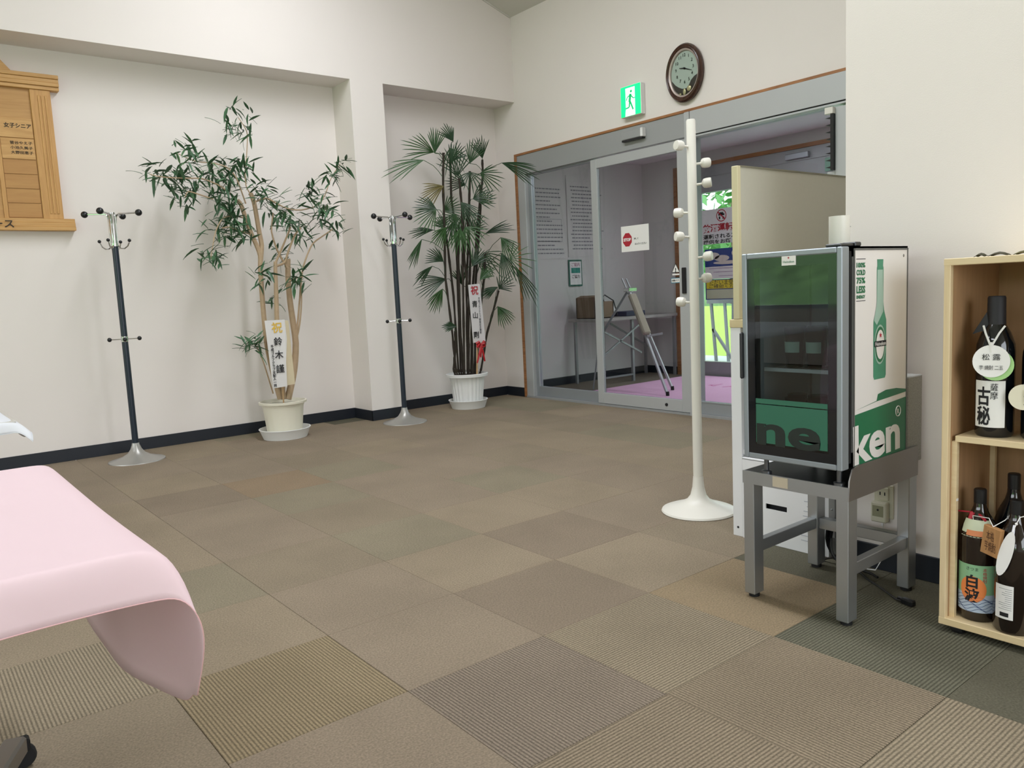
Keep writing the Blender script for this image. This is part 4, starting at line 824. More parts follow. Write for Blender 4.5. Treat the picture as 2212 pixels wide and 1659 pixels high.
# white coat stand
x, y = 2.972, 2.33
t = thing('coat_stand', 'tall white coat stand with round pegs in front of the sliding doors', 'coat stand', (x, y, 0))
obj('base', B().lathe([(.172, 0), (.176, .004), (.172, .012), (.14, .024), (.09, .04), (.055, .058), (.038, .08), (.028, .12), (.0235, .17), (0, .17)], (x, y, 0), 48), M['cream'], t)
obj('pole', B().lathe([(.0225, .16), (.0215, 1.0), (.021, 1.815), (.018, 1.822), (0, 1.822)], (x, y, 0), 28), M['cream'], t)
for (z, s_, a_) in ((1.70, -1, 25), (1.624, 1, 10), (1.53, 1, -20), (1.407, -1, -35), (1.296, -1, 10), (1.20, 1, -30), (1.102, 1, 20), (.996, -1, -40)):
    a = R(a_) + math.atan2(-.623, .78) + (PI if s_ < 0 else 0); d = Vector((math.cos(a), math.sin(a), .08)).normalized(); c = Vector((x, y, z))
    Mx = d.to_track_quat('Z', 'Y').to_matrix().to_4x4()
    pg_ = obj('peg', B().tube([c, c + d * .055], .0055, 8), M['cream'], t)
    obj('knob', B().lathe([(0, .045), (.010, .045), (.020, .052), (.0225, .062), (.0225, .078), (.0205, .086), (0, .088)], c, 20, Mx), M['cream'], pg_)

# ================================================================ wooden honour board
yb = YA; fy = YA - .03
t = thing('honor_board', 'large light wooden plaque with name strips hanging at the left picture edge', 'plaque', (.4, yb, 1.68))
def molding(x0, x1, z0, z1, steps, m, name):
    q = B(); n = len(steps)
    for k, dpt in enumerate(steps): q.box(x0, x1, YA - dpt, YA, z0 + (z1 - z0) * k / n, z0 + (z1 - z0) * (k + 1) / n, bev=.002)
    return obj(name, q, m, t)
obj('backboard', B().box(-.75, 1.09, YA - .03, YA, 1.74, 2.70), wood('board_field', 'b08348', 'bf9357', 3, 'X', .5), t)
molding(-.82, 1.185, 2.66, 2.765, (.055, .066, .062, .072), M['wood'], 'top_moulding'); molding(-.82, 1.195, 1.68, 1.765, (.075, .068, .06), M['wood'], 'bottom_moulding')
obj('crest', B().poly([(-.5, YA - .05, 2.765), (.905, YA - .05, 2.765), (.845, YA - .05, 2.835), (-.4, YA - .05, 2.86)], (0, .05, 0)), M['wood'], t)
obj('side_pilaster', B().box(1.0, 1.128, YA - .045, YA, 1.765, 2.66, bev=.002), M['woodv'], t)
for xx in (1.045, 1.067, 1.09): obj('fluting', B().box(xx, xx + .014, YA - .05, YA - .045, 1.80, 2.62, bev=.002), M['woodv'], t)
obj('divider', B().box(.765, .79, YA - .04, YA - .03, 1.765, 2.66), M['woodv'], t)
obj('name_strip', B().box(.792, .995, YA - .038, YA - .03, 2.32, 2.455, bev=.001), M['wood'], t); obj('name_strip', B().box(.792, .995, YA - .038, YA - .03, 2.175, 2.315, bev=.001), M['wood'], t)
for k in range(4): obj('name_strip', B().box(.792, .995, YA - .036, YA - .03, 2.17 - .1 * (k + 1) + .003, 2.17 - .1 * k - .003, bev=.001), wood('strip%d' % k, 'ac7c42', 'b88a4c', 3, 'X'), t)
ink2 = mat('board_ink', '33291c', .7)
text('女子シニア', .04, (.905, YA - .039, 2.402), (1, 0, 0), ZU, ink2, t, width=.165, height=.034, bold=.001)
for k, s_ in enumerate(('菅谷やえ子', '小池久美子', '大野田恵子')): text(s_, .03, (.915, YA - .039, 2.285 - .033 * k), (1, 0, 0), ZU, ink2, t, width=.135, height=.022, bold=.0003)
text('コース', .06, (.715, YA - .077, 1.722), (1, 0, 0), ZU, ink2, t, width=.19, height=.05, bold=.001)

# ================================================================ tables
def foot_and_leg(t, x, y0, y1, z):
    q = B().box(x - .02, x + .02, (y0 + y1) / 2 - .03, (y0 + y1) / 2 + .03, .07, z); obj('leg', q, greyd, t)
t = thing('banquet_table', 'table under the pink cloth with grey feet on black casters', 'table', (-.7, 1.83, 0))
obj('table_top', B().box(-1.7, .285, 1.345, 2.325, .672, .698, bev=.003), mat('table_laminate', 'b9b6ae', .5), t)
for sx in (0, 1):
    xx = .02 if sx == 0 else -1.4
    obj('leg', B().box(xx - .03, xx + .03, 1.80, 1.86, .09, .672), greyd, t)
    for (ex, ey_) in ((xx + .125, 2.14), (xx + .1, 1.5)):
        f_ = obj('foot', B().obox((xx, 1.83, .085), (ex, ey_, .07), .05, .045, bev=.006), greyd, t)
        obj('caster', B().lathe([(0, -.012), (.026, -.012), (.03, -.006), (.03, .006), (.026, .012), (0, .012)], (ex + .012, ey_ + .02, .03), 18, Matrix.Rotation(R(90), 4, 'X')).box(ex - .0, ex + .03, ey_ - .0, ey_ + .035, .045, .075, bev=.004), M['blackmat'], f_)
def bspline(pts, n=2):
    pts = [Vector(q_) for q_ in pts]
    for _ in range(n):
        out = [pts[0]]
        for k in range(len(pts) - 1):
            if k > 0: out.append((pts[k - 1] + pts[k] * 6 + pts[k + 1]) / 8)
            out.append((pts[k] + pts[k + 1]) / 2)
        out.append(pts[-1]); pts = out
    return pts
def cloth(cols, xs, z, name, m, sub=2):
    q = B(); q.grid(cols); o_ = obj(name, q, m, None, sharp=180); s_ = o_.modifiers.new('smooth', 'SUBSURF'); s_.levels = s_.render_levels = sub; s_.boundary_smooth = 'PRESERVE_CORNERS'
    return o_
far = [-1.75, -1.3, -.9, -.5, -.2, .0, .12, .2, .26]
cols = []
sec = {2.40: 0, 2.333: 0}
def row(y, z, right, wav=0):
    r_ = [(xx, y, z + wav * math.sin(xx * 9)) for xx in far]; return r_ + right
G = []
G.append([(xx, 2.352, .60) for xx in far] + [(.30, 2.352, .60), (.33, 2.352, .58), (.345, 2.352, .5), (.345, 2.35, .43), (.345, 2.35, .36)])
G.append([(xx, 2.348, .675) for xx in far] + [(.297, 2.345, .69), (.322, 2.34, .67), (.335, 2.34, .58), (.335, 2.34, .46), (.335, 2.34, .335)])
G.append([(xx, 2.341, .702) for xx in far] + [(.298, 2.338, .701), (.322, 2.336, .68), (.335, 2.334, .58), (.335, 2.334, .46), (.335, 2.334, .335)])
G.append([(xx, 2.325, .703) for xx in far] + [(.30, 2.32, .702), (.325, 2.32, .68), (.335, 2.32, .58), (.335, 2.32, .46), (.335, 2.32, .335)])
for yy, k in ((2.1, 0), (1.9, .004), (1.75, .0)):
    G.append([(xx, yy, .703) for xx in far] + [(.298, yy, .703), (.325, yy, .68), (.331 + k, yy, .58), (.322 + k, yy, .46), (.318 + k, yy, .335)])
G.append([(xx, 1.6, .703) for xx in far] + [(.298, 1.6, .703), (.328, 1.6, .682), (.346, 1.6, .585), (.358, 1.60, .46), (.362, 1.60, .335)])
G.append([(xx, 1.45, .703) for xx in far] + [(.298, 1.45, .703), (.330, 1.45, .685), (.354, 1.45, .605), (.374, 1.465, .48), (.378, 1.50, .345)])
G.append([(xx, 1.352, .7035) for xx in far] + [(.298, 1.355, .702), (.330, 1.352, .687), (.358, 1.355, .622), (.374, 1.385, .52), (.370, 1.43, .392)])
G.append([(xx, 1.348, .7034) for xx in far] + [(.298, 1.35, .7017), (.330, 1.346, .6865), (.358, 1.347, .6215), (.374, 1.376, .52), (.370, 1.422, .395)])
G.append([(xx, 1.343, .7032) for xx in far] + [(.297, 1.345, .7015), (.330, 1.34, .686), (.358, 1.34, .621), (.374, 1.368, .52), (.370, 1.415, .397)])
G.append([(xx, 1.335, .699) for xx in far] + [(.296, 1.335, .699), (.329, 1.328, .683), (.357, 1.325, .618), (.373, 1.35, .52), (.369, 1.40, .402)])
G.append([(xx, 1.325, .672 + .003 * math.sin(xx * 14)) for xx in far] + [(.294, 1.322, .674), (.328, 1.312, .664), (.354, 1.302, .608), (.370, 1.325, .525), (.367, 1.385, .410)])
G.append([(xx, 1.318 + .005 * math.sin(xx * 11), .622 + .002 * math.sin(xx * 9)) for xx in far] + [(.296, 1.312, .624), (.334, 1.300, .624), (.357, 1.289, .588), (.367, 1.305, .53), (.364, 1.375, .417)])
pc = cloth(G, None, 0, 'tablecloth', M['pinkcloth']); tag(pc, 'pale pink tablecloth draped over the table at the lower left', 'tablecloth')
md = pc.modifiers.new('thick', 'SOLIDIFY'); md.thickness = .0012
obj('hem', B().tube(bspline(G[-1])[:-1] + bspline([g_[-1] for g_ in G[::-1]]), .0010, 5), M['pinkhem'], pc, label='salmon stitched hem')
# white clothed table
t = thing('banquet_table', 'table under the white cloth at the left picture edge', 'table', (-.8, 4.0, 0))
obj('table_top', B().box(-1.8, .36, 3.42, 4.6, .672, .698, bev=.003), mat('table_laminate2', 'b9b6ae', .5), t)
for xx in (-.15, -1.5):
    obj('leg', B().box(xx - .03, xx + .03, 3.95, 4.01, .0, .672), greyd, t); obj('foot', B().box(xx - .025, xx + .025, 3.55, 4.45, .0, .04, bev=.005), greyd, t)
far = [-1.85, -1.2, -.6, -.2, .1, .25, .33]; G = []
G.append([(xx, 4.63, .64) for xx in far] + [(.38, 4.63, .64), (.42, 4.63, .6)]); G.append([(xx, 4.62, .70) for xx in far] + [(.375, 4.62, .69), (.41, 4.62, .60)])
for yy in (4.3, 3.9, 3.6): G.append([(xx, yy, .703) for xx in far] + [(.375, yy, .695), (.405, yy, .60)])
G.append([(xx, 3.43, .703) for xx in far] + [(.368, 3.43, .698), (.400, 3.42, .655)]); G.append([(xx, 3.41, .695) for xx in far] + [(.372, 3.405, .688), (.404, 3.38, .652)]); G.append([(xx, 3.40 + .006 * math.sin(xx * 20), .655) for xx in far] + [(.365, 3.385, .662), (.398, 3.35, .622)])
wc = cloth(G, None, 0, 'tablecloth', M['whitecloth']); tag(wc, 'white tablecloth corner at the left picture edge beyond the pink one', 'tablecloth')
md = wc.modifiers.new('thick', 'SOLIDIFY'); md.thickness = .0012
obj('hem', B().tube(bspline(G[-1])[:-1] + bspline([g_[-1] for g_ in G[::-1]]), .0010, 5), M['whitecloth'], wc)

# ================================================================ potted plants
P1B=[
 (0.022,0.017,[[2.461, 6.08, 0.319], [2.415, 6.08, 0.556], [2.385, 6.08, 0.781], [2.383, 6.08, 1.111], [2.387, 6.08, 1.364], [2.399, 6.08, 1.465], [2.373, 6.08, 1.547], [2.339, 6.08, 1.629], [2.306, 6.08, 1.749], [2.276, 6.08, 1.861], [2.253, 6.08, 1.884]]),
 (0.02,0.018,[[2.397, 6.08, 1.436], [2.417, 6.08, 1.547], [2.403, 6.08, 1.644], [2.394, 6.08, 1.751], [2.383, 6.08, 1.875], [2.36, 6.08, 1.944]]),
 (0.005,0.003,[[2.359, 6.08, 1.937], [2.327, 6.08, 1.992], [2.331, 6.08, 2.111], [2.356, 6.08, 2.234], [2.377, 6.08, 2.392], [2.359, 6.08, 2.439], [2.315, 6.08, 2.507]]),
 (0.024,0.015,[[2.488, 6.08, 0.315], [2.487, 6.072, 0.662], [2.479, 6.064, 0.922], [2.49, 6.056, 1.142], [2.496, 6.048, 1.338], [2.499, 6.04, 1.414]]),
 (0.009,0.006,[[2.515, 6.08, 1.405], [2.572, 6.063, 1.52], [2.615, 6.047, 1.614], [2.645, 6.03, 1.685]]),
 (0.01,0.007,[[2.52, 6.08, 1.38], [2.588, 6.062, 1.403], [2.611, 6.045, 1.486], [2.674, 6.028, 1.627], [2.721, 6.01, 1.677]]),
 (0.03,0.022,[[2.527, 6.08, 0.31], [2.605, 6.088, 0.537], [2.643, 6.097, 0.761], [2.631, 6.105, 0.95], [2.624, 6.113, 1.101], [2.627, 6.122, 1.287], [2.643, 6.13, 1.436]]),
 (0.009,0.005,[[2.614, 6.08, 0.688], [2.676, 6.083, 0.985], [2.735, 6.087, 1.335], [2.791, 6.09, 1.462], [2.85, 6.093, 1.563], [2.959, 6.097, 1.627], [3.045, 6.1, 1.678]]),
 (0.008,0.005,[[2.627, 6.08, 0.743], [2.676, 6.07, 0.91], [2.703, 6.06, 1.096], [2.703, 6.05, 1.245]]),
 (0.007,0.003,[[2.253, 6.08, 1.884], [2.173, 6.069, 1.953], [2.11, 6.057, 1.993], [1.991, 6.046, 2.033], [1.864, 6.034, 2.025], [1.76, 6.023, 2.022], [1.665, 6.011, 2.025], [1.61, 6.0, 2.037]]),
 (0.006,0.003,[[2.316, 6.08, 1.862], [2.262, 6.09, 2.07], [2.201, 6.1, 2.138], [2.101, 6.11, 2.161], [1.995, 6.12, 2.162], [1.923, 6.13, 2.186], [1.863, 6.14, 2.217]]),
 (0.006,0.003,[[2.306, 6.08, 1.749], [2.206, 6.056, 1.769], [2.107, 6.032, 1.747], [2.038, 6.008, 1.641], [1.994, 5.984, 1.503], [1.97, 5.96, 1.434]]),
 (0.007,0.003,[[2.383, 6.08, 1.875], [2.487, 6.089, 1.918], [2.574, 6.098, 1.872], [2.659, 6.107, 1.835], [2.781, 6.116, 1.825], [2.947, 6.124, 1.871], [3.017, 6.133, 1.965], [3.068, 6.142, 2.074], [3.121, 6.151, 2.154], [3.186, 6.16, 2.224]]),
 (0.009,0.005,[[2.615, 6.08, 1.36], [2.555, 6.113, 1.491], [2.525, 6.147, 1.658], [2.571, 6.18, 1.808]]),
 (0.006,0.004,[[2.407, 6.08, 0.37], [2.361, 6.068, 0.562], [2.328, 6.055, 0.676], [2.293, 6.042, 0.753], [2.265, 6.03, 0.784]]),
 (0.007,0.005,[[2.339, 6.08, 1.629], [2.245, 6.047, 1.647], [2.165, 6.013, 1.677], [2.083, 5.98, 1.666]]),
 (0.006,0.004,[[2.606, 6.08, 1.249], [2.658, 6.03, 1.282], [2.695, 5.98, 1.287]]),
 (0.006,0.003,[[2.067, 6.08, 1.889], [1.965, 6.073, 1.918], [1.882, 6.067, 1.941], [1.859, 6.06, 1.896]]),
]
P1C=[([2.311, 6.104, 2.484],0.141,13),([2.395, 6.147, 2.395],0.059,2),([1.662, 6.166, 2.067],0.089,7),([1.82, 6.219, 2.049],0.096,8),([1.913, 6.146, 2.017],0.111,12),([1.897, 6.212, 1.899],0.089,7),([1.82, 5.89, 2.18],0.111,9),([1.985, 6.048, 2.144],0.104,8),([2.162, 6.22, 2.126],0.081,6),([2.14, 6.114, 1.992],0.111,12),([2.271, 6.204, 2.115],0.096,9),([2.266, 5.921, 2.121],0.089,7),([2.153, 6.049, 1.881],0.119,12),([2.183, 5.969, 1.742],0.133,14),([2.263, 6.076, 1.649],0.119,10),([2.093, 6.087, 1.69],0.111,10),([1.938, 5.885, 1.47],0.104,9),([2.053, 5.958, 1.426],0.059,2),([2.391, 5.981, 1.94],0.096,9),([2.57, 6.21, 1.885],0.104,9),([2.647, 6.156, 1.815],0.089,6),([2.61, 5.937, 1.74],0.096,9),([2.793, 6.167, 1.692],0.141,13),([2.854, 5.93, 1.905],0.133,14),([2.986, 6.102, 1.817],0.111,9),([3.003, 5.926, 2.078],0.081,6),([3.045, 5.881, 2.161],0.067,5),([3.088, 6.194, 1.698],0.096,7),([2.346, 5.955, 1.287],0.089,7),([2.657, 5.958, 1.272],0.111,11),([2.603, 6.234, 1.473],0.081,5),([2.517, 6.194, 1.107],0.052,3),([2.24, 5.984, 0.787],0.096,11),]
P2F=[([4.179, 6.218, 2.401],155,0.285,60),([4.103, 6.092, 2.367],82,0.241,40),([4.345, 6.133, 2.495],115,0.175,50),([3.914, 5.991, 2.278],192,0.307,35),([4.359, 6.212, 2.451],-75,0.219,90),([4.379, 6.137, 2.187],95,0.285,80),([4.587, 6.22, 2.326],72,0.241,50),([4.724, 6.198, 2.379],98,0.219,50),([4.434, 6.02, 2.206],-90,0.154,130),([4.566, 6.038, 2.204],-10,0.197,90),([4.653, 5.813, 2.272],-15,0.316,36),([4.098, 5.974, 2.059],197,0.197,60),([3.988, 5.95, 1.853],155,0.184,60),([4.035, 6.02, 1.854],215,0.197,80),([4.052, 6.111, 1.682],178,0.197,30),([4.074, 5.931, 1.69],225,0.175,60),([3.936, 6.133, 1.599],240,0.228,22),([4.091, 6.031, 1.391],140,0.184,60),([3.961, 6.023, 1.351],215,0.197,28),([4.208, 6.176, 1.235],190,0.263,50),([4.092, 6.074, 1.144],235,0.197,45),([4.319, 6.025, 1.929],-50,0.197,60),([4.279, 6.074, 1.829],-110,0.219,90),([4.473, 6.141, 1.866],-80,0.219,110),([4.237, 5.947, 1.681],-100,0.197,70),([4.73, 6.223, 1.663],22,0.285,24),([4.577, 5.785, 1.59],-50,0.197,60),([4.793, 5.93, 1.402],10,0.197,150),([4.671, 6.183, 1.477],-60,0.219,120),([4.573, 5.784, 1.45],-70,0.241,50),([4.857, 5.938, 1.326],-60,0.329,28),([4.502, 6.04, 1.212],50,0.175,50),([4.775, 6.104, 1.121],45,0.154,90),([4.615, 5.933, 0.955],-55,0.175,60),([4.635, 5.944, 1.138],200,0.154,40),([4.378, 5.984, 1.342],60,0.219,60),([4.253, 6.217, 1.706],120,0.154,60),([4.16, 5.989, 0.795],170,0.11,60),([4.637, 6.157, 1.942],45,0.175,70),([4.415, 6.209, 1.173],100,0.197,50),([4.513, 6.213, 2.118],150,0.197,70),([4.465, 6.033, 1.965],20,0.197,80),([4.243, 6.036, 2.289],60,0.197,60),([4.323, 6.087, 1.797],200,0.197,90),([4.568, 6.163, 1.414],-20,0.197,80),([4.307, 5.962, 1.7],-60,0.219,100),([4.304, 6.155, 1.761],-80,0.197,80),([4.535, 6.169, 1.679],60,0.175,80),([4.24, 6.188, 1.869],30,0.175,80),]
P2C=[[[4.203, 6.091, 0.39], [4.17, 6.077, 0.815], [4.122, 6.062, 1.245], [4.134, 6.048, 1.706], [4.134, 6.033, 2.069], [4.15, 6.019, 2.362]],[[4.31, 6.167, 0.376], [4.339, 6.185, 1.025], [4.369, 6.202, 1.68], [4.348, 6.22, 1.983], [4.375, 6.237, 2.435]],[[4.303, 6.096, 0.38], [4.329, 6.074, 1.24], [4.346, 6.053, 1.879], [4.318, 6.032, 2.148]],[[4.355, 6.117, 0.374], [4.39, 6.108, 1.153], [4.455, 6.1, 1.801], [4.488, 6.092, 2.228]],[[4.415, 6.139, 0.367], [4.475, 6.144, 1.063], [4.599, 6.148, 1.809], [4.684, 6.152, 2.205], [4.691, 6.157, 2.358]],[[4.478, 6.165, 0.359], [4.552, 6.187, 1.15], [4.679, 6.209, 1.905], [4.704, 6.23, 2.129]],[[4.521, 6.117, 0.367], [4.604, 6.108, 0.698], [4.691, 6.1, 0.918], [4.759, 6.092, 1.103]],[[4.282, 6.166, 0.379], [4.29, 6.188, 1.071], [4.272, 6.21, 1.508], [4.267, 6.232, 1.682]],[[4.313, 6.134, 0.377], [4.311, 6.136, 0.806], [4.333, 6.138, 1.416], [4.369, 6.141, 1.761]],[[4.37, 6.114, 0.373], [4.386, 6.104, 0.802], [4.441, 6.095, 1.412], [4.423, 6.085, 1.884]],[[4.463, 6.115, 0.363], [4.507, 6.105, 0.794], [4.595, 6.096, 1.234], [4.615, 6.086, 1.475]],[[4.185, 6.103, 0.391], [4.203, 6.078, 0.596], [4.191, 6.053, 0.749]],[[4.405, 6.095, 0.37], [4.401, 6.073, 0.889], [4.34, 6.051, 1.41], [4.342, 6.029, 1.918]],]

soil = mat('soil', '3b3027', .95, var=.3, scale=60); bark = mat('pale_bark', 'b29a7c', .8, var=.14, scale=26, bump=.2, bscale=60); cane = mat('dark_cane', '2e261c', .8, var=.4, scale=40)
leafm = [mat('leaf_green_%d' % k, c, .42, var=.18, scale=14) for k, c in enumerate(('3c6040', '4a724c', '33563b', '557c53'))]
palmm = [mat('palm_green_%d' % k, c, .4, var=.2, scale=14) for k, c in enumerate(('2a4c26', '365a2e', '213f24'))]; palmold = mat('palm_yellowed', '6f6434', .6, var=.2, scale=12)
# saucers
def saucer(label, x, y, rx):
    t = thing('plant_saucer', label, 'saucer', (x, y, 0), group='white plant saucers')
    obj('dish', B().lathe([(0, 0), (rx * .86, 0), (rx, .074), (rx + .004, .078), (rx - .004, .078), (rx * .84, .006), (0, .006)], (x, y, 0), 48), M['white'], t); obj('rim', B().lathe([(rx - .004, .076), (rx + .005, .076), (rx + .005, .081), (rx - .004, .081), (rx - .004, .076)], (x, y, 0), 48), M['white'], t)
PX1, PY1_, PX2, PY2_ = 2.49, 6.10, 4.36, 6.14
saucer('white round saucer under the tree-like plant with pale trunks', PX1, PY1_, .20); saucer('white round saucer under the lady palm in the alcove', PX2, PY2_, .185)
# plant one
t1 = thing('potted_dracaena', 'tall branching potted plant with pale trunks and narrow leaves in a cream pot', 'potted plant', (PX1, PY1_, .006), group=None)
creampot = mat('cream_pot', 'e2ddcb', .45)
obj('pot', B().lathe([(0, .008), (.135, .008), (.162, .25), (.164, .275), (.19, .283), (.192, .30), (.178, .302), (.172, .285), (.165, .26), (0, .26)], (PX1, PY1_, 0), 48, flute=-.02, fn=16), creampot, t1, label='cream fluted pot')
obj('soil', B().lathe([(0, .272), (.1, .27), (.164, .262)], (PX1, PY1_, 0), 24), soil, t1)
for r0, r1, pts in P1B:
    pts = [Vector(p) for p in pts]; n = len(pts); fine = []
    for a, c in zip(pts, pts[1:]):
        for k in range(3): fine.append(a.lerp(c, k / 3))
    fine.append(pts[-1]); n = len(fine); sm = [fine[0]] + [(fine[k - 1] + fine[k] * 2 + fine[k + 1]) / 4 for k in range(1, n - 1)] + [fine[-1]]
    obj('trunk' if r0 > .012 else 'branch', B().tube(sm, [r0 + (r1 - r0) * k / (n - 1) for k in range(n)], 8), bark, t1)
random.seed(21)
def leaf_mesh(L, w, droop, mm, name='leaf'):
    me = bpy.data.meshes.new(name); vs, fs = [], []
    prof = [(0, .15), (.18, .7), (.42, 1), (.7, .75), (.9, .3), (1, 0)]
    for u, ww in prof:
        z = -droop * L * u * u; vs += [(u * L, -ww * w / 2, z + .12 * w), (u * L, 0, z), (u * L, ww * w / 2, z + .12 * w)]
    for k in range(len(prof) - 1):
        a = k * 3; fs += [(a, a + 3, a + 4, a + 1), (a + 1, a + 4, a + 5, a + 2)]
    me.from_pydata(vs, [], fs); me.materials.append(mm)
    for p in me.polygons: p.use_smooth = True
    return me
LM = [leaf_mesh(L, w, d, leafm[k % 4]) for k, (L, w, d) in enumerate(((.112, .024, .15), (.10, .022, .3), (.125, .026, .22), (.09, .022, .1), (.108, .023, .5), (.12, .022, .15)))]
Y_ = lambda p: p
extra = B()
for c, r_, n_ in P1C:
    c = Vector(c)
    for k in range(int(n_ * 3.2)):
        # leaves spring from the shoot inside the tuft and arch outwards
        a = random.uniform(0, 2 * PI); el = random.uniform(-1.1, .95); d = Vector((math.cos(a) * math.cos(el), math.sin(a) * math.cos(el) * .8, math.sin(el) + .05)).normalized()
        p = c + Vector((random.uniform(-.75, .75), random.uniform(-.6, .6), random.uniform(-.75, .75))) * r_
        if p.y + d.y * .14 > YA - .02: d.y = -abs(d.y)
        if p.x + d.x * .14 > XP1 - .02 and p.y > YF - .1: d.x = -abs(d.x)
        q_ = d.to_track_quat('X', 'Z').to_matrix().to_4x4() @ Matrix.Rotation(random.uniform(-.6, .6), 4, 'X')
        if k >= n_:      # past the first 300 leaves: joined into one part
            s_ = random.uniform(.75, 1.1); me_ = random.choice(LM); mt_ = Matrix.Translation(p) @ q_ @ Matrix.Scale(s_, 4); vv_ = [extra.bm.verts.new(mt_ @ v.co) for v in me_.vertices]
            for f_ in me_.polygons: extra.bm.faces.new([vv_[i_] for i_ in f_.vertices])
            continue
        o_ = bpy.data.objects.new('leaf', random.choice(LM)); COL.objects.link(o_); o_.parent = t1; s_ = random.uniform(.85, 1.2)
        o_.matrix_local = Matrix.Translation(p - origin(t1)) @ q_ @ Matrix.Scale(s_, 4)
obj('foliage', extra, leafm[0], t1, kind='stuff', fix=False)
# congratulation plaque of plant one
t = thing('gift_plaque', 'tall white gift plaque with a gold character stuck in the cream pot', 'plaque', (2.45, 5.96, .25), group='gift plaques in the plant pots')
def plaque(t, x0, x1, z0, z1, y, m_, tilt=0): return obj('board', B().poly([(x0, y, z1), (x1, y, z1), (x1 + tilt, y, z0), (x0 + tilt, y, z0)], (0, .004, 0)), m_, t, smooth=False)
obj('board', B().poly([(2.338, 5.955, .955), (2.44, 5.955, .958), (2.53, 5.955, .945), (2.545, 5.955, .44), (2.36, 5.955, .428)], (0, .004, 0)), mat('old_card', 'cdbfa0', .8, var=.12, scale=8), t, smooth=False, label='yellowed backing card')
obj('card', B().poly([(2.336, 5.952, .957), (2.50, 5.952, .957), (2.505, 5.952, .80), (2.48, 5.945, .62), (2.475, 5.948, .43), (2.36, 5.952, .425)], (0, .002, 0)), mat('card_white', 'd9d6d3', .8), t, smooth=False)
text('祝', .1, (2.43, 5.949, .898), (1, 0, 0), ZU, mat('gold_ink', 'dcb443', .6), t, height=.085, bold=.0012)
for s_, zz in (('鈴', .79), ('木', .685), ('謹', .575)): text(s_, .06, (2.428, 5.944, zz), (1, 0, 0), ZU, M['ink'], t, height=.066, bold=.0006)
text('\n'.join('平成ゴルフクラブ支配人一同'), .02, (2.378, 5.947, .60), (1, 0, 0), ZU, M['ink'], t, height=.33, width=.024, bold=.0003)
obj('stake', B().tube([(2.45, 5.965, .55), (2.47, 6.04, .26)], .006, 6), mat('stake_wood', 'c9a77c', .7), t)
# plant two: lady palm
t2 = thing('potted_palm', 'tall lady palm with fan leaves on dark canes in a white ribbed pot', 'potted plant', (PX2, PY2_, .006))
obj('pot', B().lathe([(0, .008), (.135, .008), (.165, .27), (.168, .30), (0, .30)], (PX2, PY2_, 0), 96, flute=-.045, fn=24), M['white'], t2, label='white ribbed pot'); obj('pot_rim', B().lathe([(.165, .30), (.2, .305), (.203, .33), (.19, .334), (.18, .315), (.165, .31)], (PX2, PY2_, 0), 48), M['white'], t2)
obj('soil', B().lathe([(0, .312), (.18, .308)], (PX2, PY2_, 0), 24), soil, t2)
allp = []
for cn in P2C:
    pts = [Vector(p) for p in cn]; pts = [Vector((PX2, PY2_, .30)).lerp(Vector((pts[0].x, pts[0].y, .30)), .85)] + pts; fine = []
    for a, c in zip(pts, pts[1:]):
        for k in range(4): fine.append(a.lerp(c, k / 4))
    fine.append(pts[-1]); allp += fine; n = len(fine)
    obj('cane', B().tube(fine, [.011 + .0025 * math.sin(k * 2.4) for k in range(n)], 7), cane, t2)
    obj('cane_fibre', B().tube([p + Vector((.004, 0, 0)) for p in fine[n // 2:]], .008, 5), mat('cane_green', '3c4a26', .7) if 'cane_green' not in bpy.data.materials else bpy.data.materials['cane_green'], t2)
cr, cu = Vector((.78, -.623, 0)), Vector((0, 0, 1)); cf = Vector((.623, .78, 0))
random.seed(31)
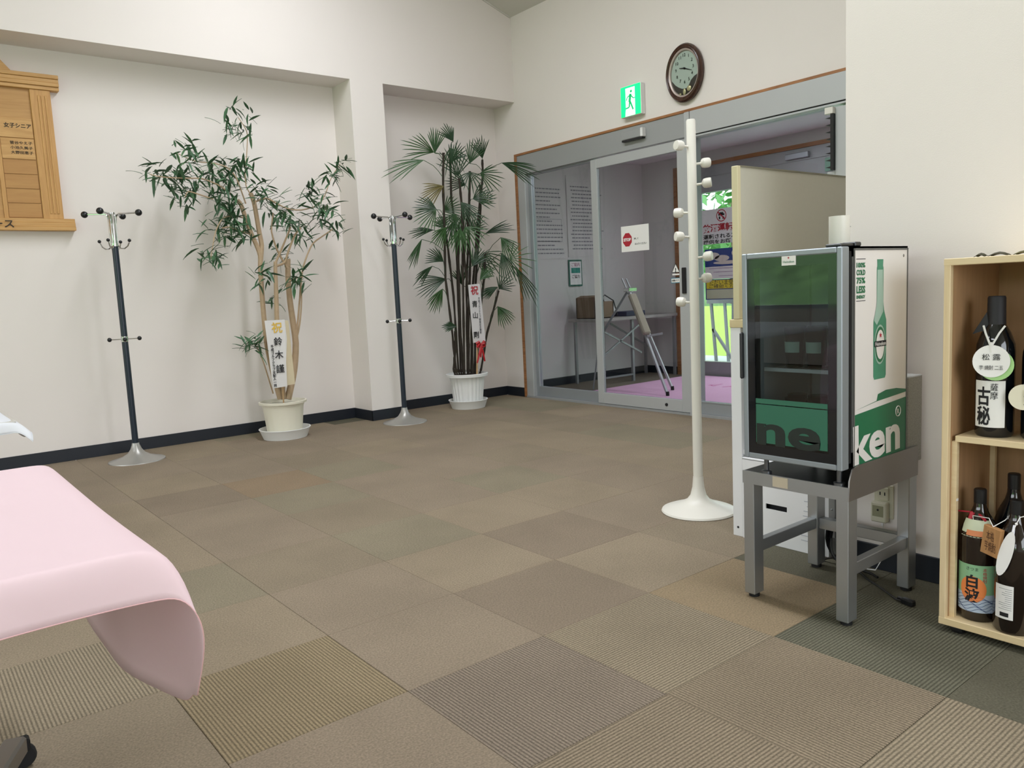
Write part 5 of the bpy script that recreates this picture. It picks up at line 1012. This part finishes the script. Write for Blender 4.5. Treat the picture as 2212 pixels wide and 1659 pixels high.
for idx, (c, ang, L, spr) in enumerate(P2F):
    c = Vector(c); q = B(); nl = 10 if spr > 35 else 7
    yaw = random.uniform(-.5, .5)
    for k in range(nl):
        f = (k / (nl - 1) - .5); a = R(ang + f * spr * 1.15); d0 = (cr * math.cos(a) + cu * math.sin(a) + cf * (yaw * .6 + random.uniform(-.15, .15))).normalized()
        Lk = L * (1 - .35 * abs(f) * 1.3) * random.uniform(.85, 1.1) * 1.22; wd = .0050; sd = d0.cross(cf).normalized(); prev = None; pts = []
        for u in (0, .2, .45, .7, .9, 1):
            p = c + d0 * Lk * u + Vector((0, 0, -1)) * Lk * .15 * u * u; ww = wd * (.4 + 1.6 * u if u < .35 else 1.0 if u < .8 else (.6 if u < 1 else .08))
            pts.append((p - sd * ww, p + cf * ww * .35, p + sd * ww))
        for r_ in pts:
            for v in r_: v.y = min(v.y, YA - .012)
        for r_ in pts:
            for v in r_:
                if v.x > XB - .04: v.y = v.y; v.x = min(v.x, XB - .045)
        q.grid(pts)
    # petiole to the nearest cane point lower down
    best = min(allp, key=lambda p: (p - c).length + (.5 if p.z > c.z - .05 else 0) + abs((c.z - p.z) - .18) * .6); mid = (best + c) / 2 + Vector((0, 0, .03)); pm = [best, mid, c]
    q.tube([best, best.lerp(mid, .5) + Vector((0, 0, .008)), mid, mid.lerp(c, .6), c], .0028, 5)
    obj('fan_leaf', q, palmold if idx == 11 else random.choice(palmm), t2, fix=False)
t = thing('gift_plaque', 'narrow white gift plaque with a red character and red bow in the palm pot', 'plaque', (4.40, 5.99, .3), group='gift plaques in the plant pots')
obj('board', B().poly([(4.322, 5.985, 1.17), (4.455, 5.985, 1.178), (4.49, 5.985, .632), (4.345, 5.985, .628)], (0, .004, 0)), mat('card_white2', 'd3cfcf', .8), t, smooth=False)
text('祝', .1, (4.388, 5.982, 1.118), (1, 0, 0), ZU, M['red'], t, height=.085, bold=.0012)
for s_, zz in (('青', .99), ('山', .885), ('剛', .70)): text(s_, .06, (4.383, 5.982, zz), (1, 0, 0), ZU, M['ink'], t, height=.062, bold=.0006)
text('\n'.join('平成ゴルフクラブ開場記念御祝'), .02, (4.435, 5.982, .88), (1, 0, 0), ZU, grey_ink, t, height=.34, width=.02)
obj('stake', B().tube([(4.41, 5.995, .8), (4.40, 6.03, .31)], .008, 6), bpy.data.materials['stake_wood'], t)
q = B(); bc = Vector((4.425, 5.975, .605))
for (a, L) in ((160, .055), (20, .055), (200, .05), (-15, .05)):
    d = Vector((math.cos(R(a)), 0, math.sin(R(a)))); q.tube([bc, bc + d * L * .6 + Vector((0, -.01, .018)), bc + d * L, bc + d * L * .6 + Vector((0, .008, -.016)), bc], [.006, .012, .01, .012, .006], 6)
for dx, dz in ((-.055, -.17), (.035, -.16), (-.01, -.12)): q.tube([bc, bc + Vector((dx * .4, -.005, dz * .4)), bc + Vector((dx, 0, dz))], [.008, .010, .008], 5)
obj('bow', q, mat('red_satin', 'b3141e', .4), t, label='red satin bow')
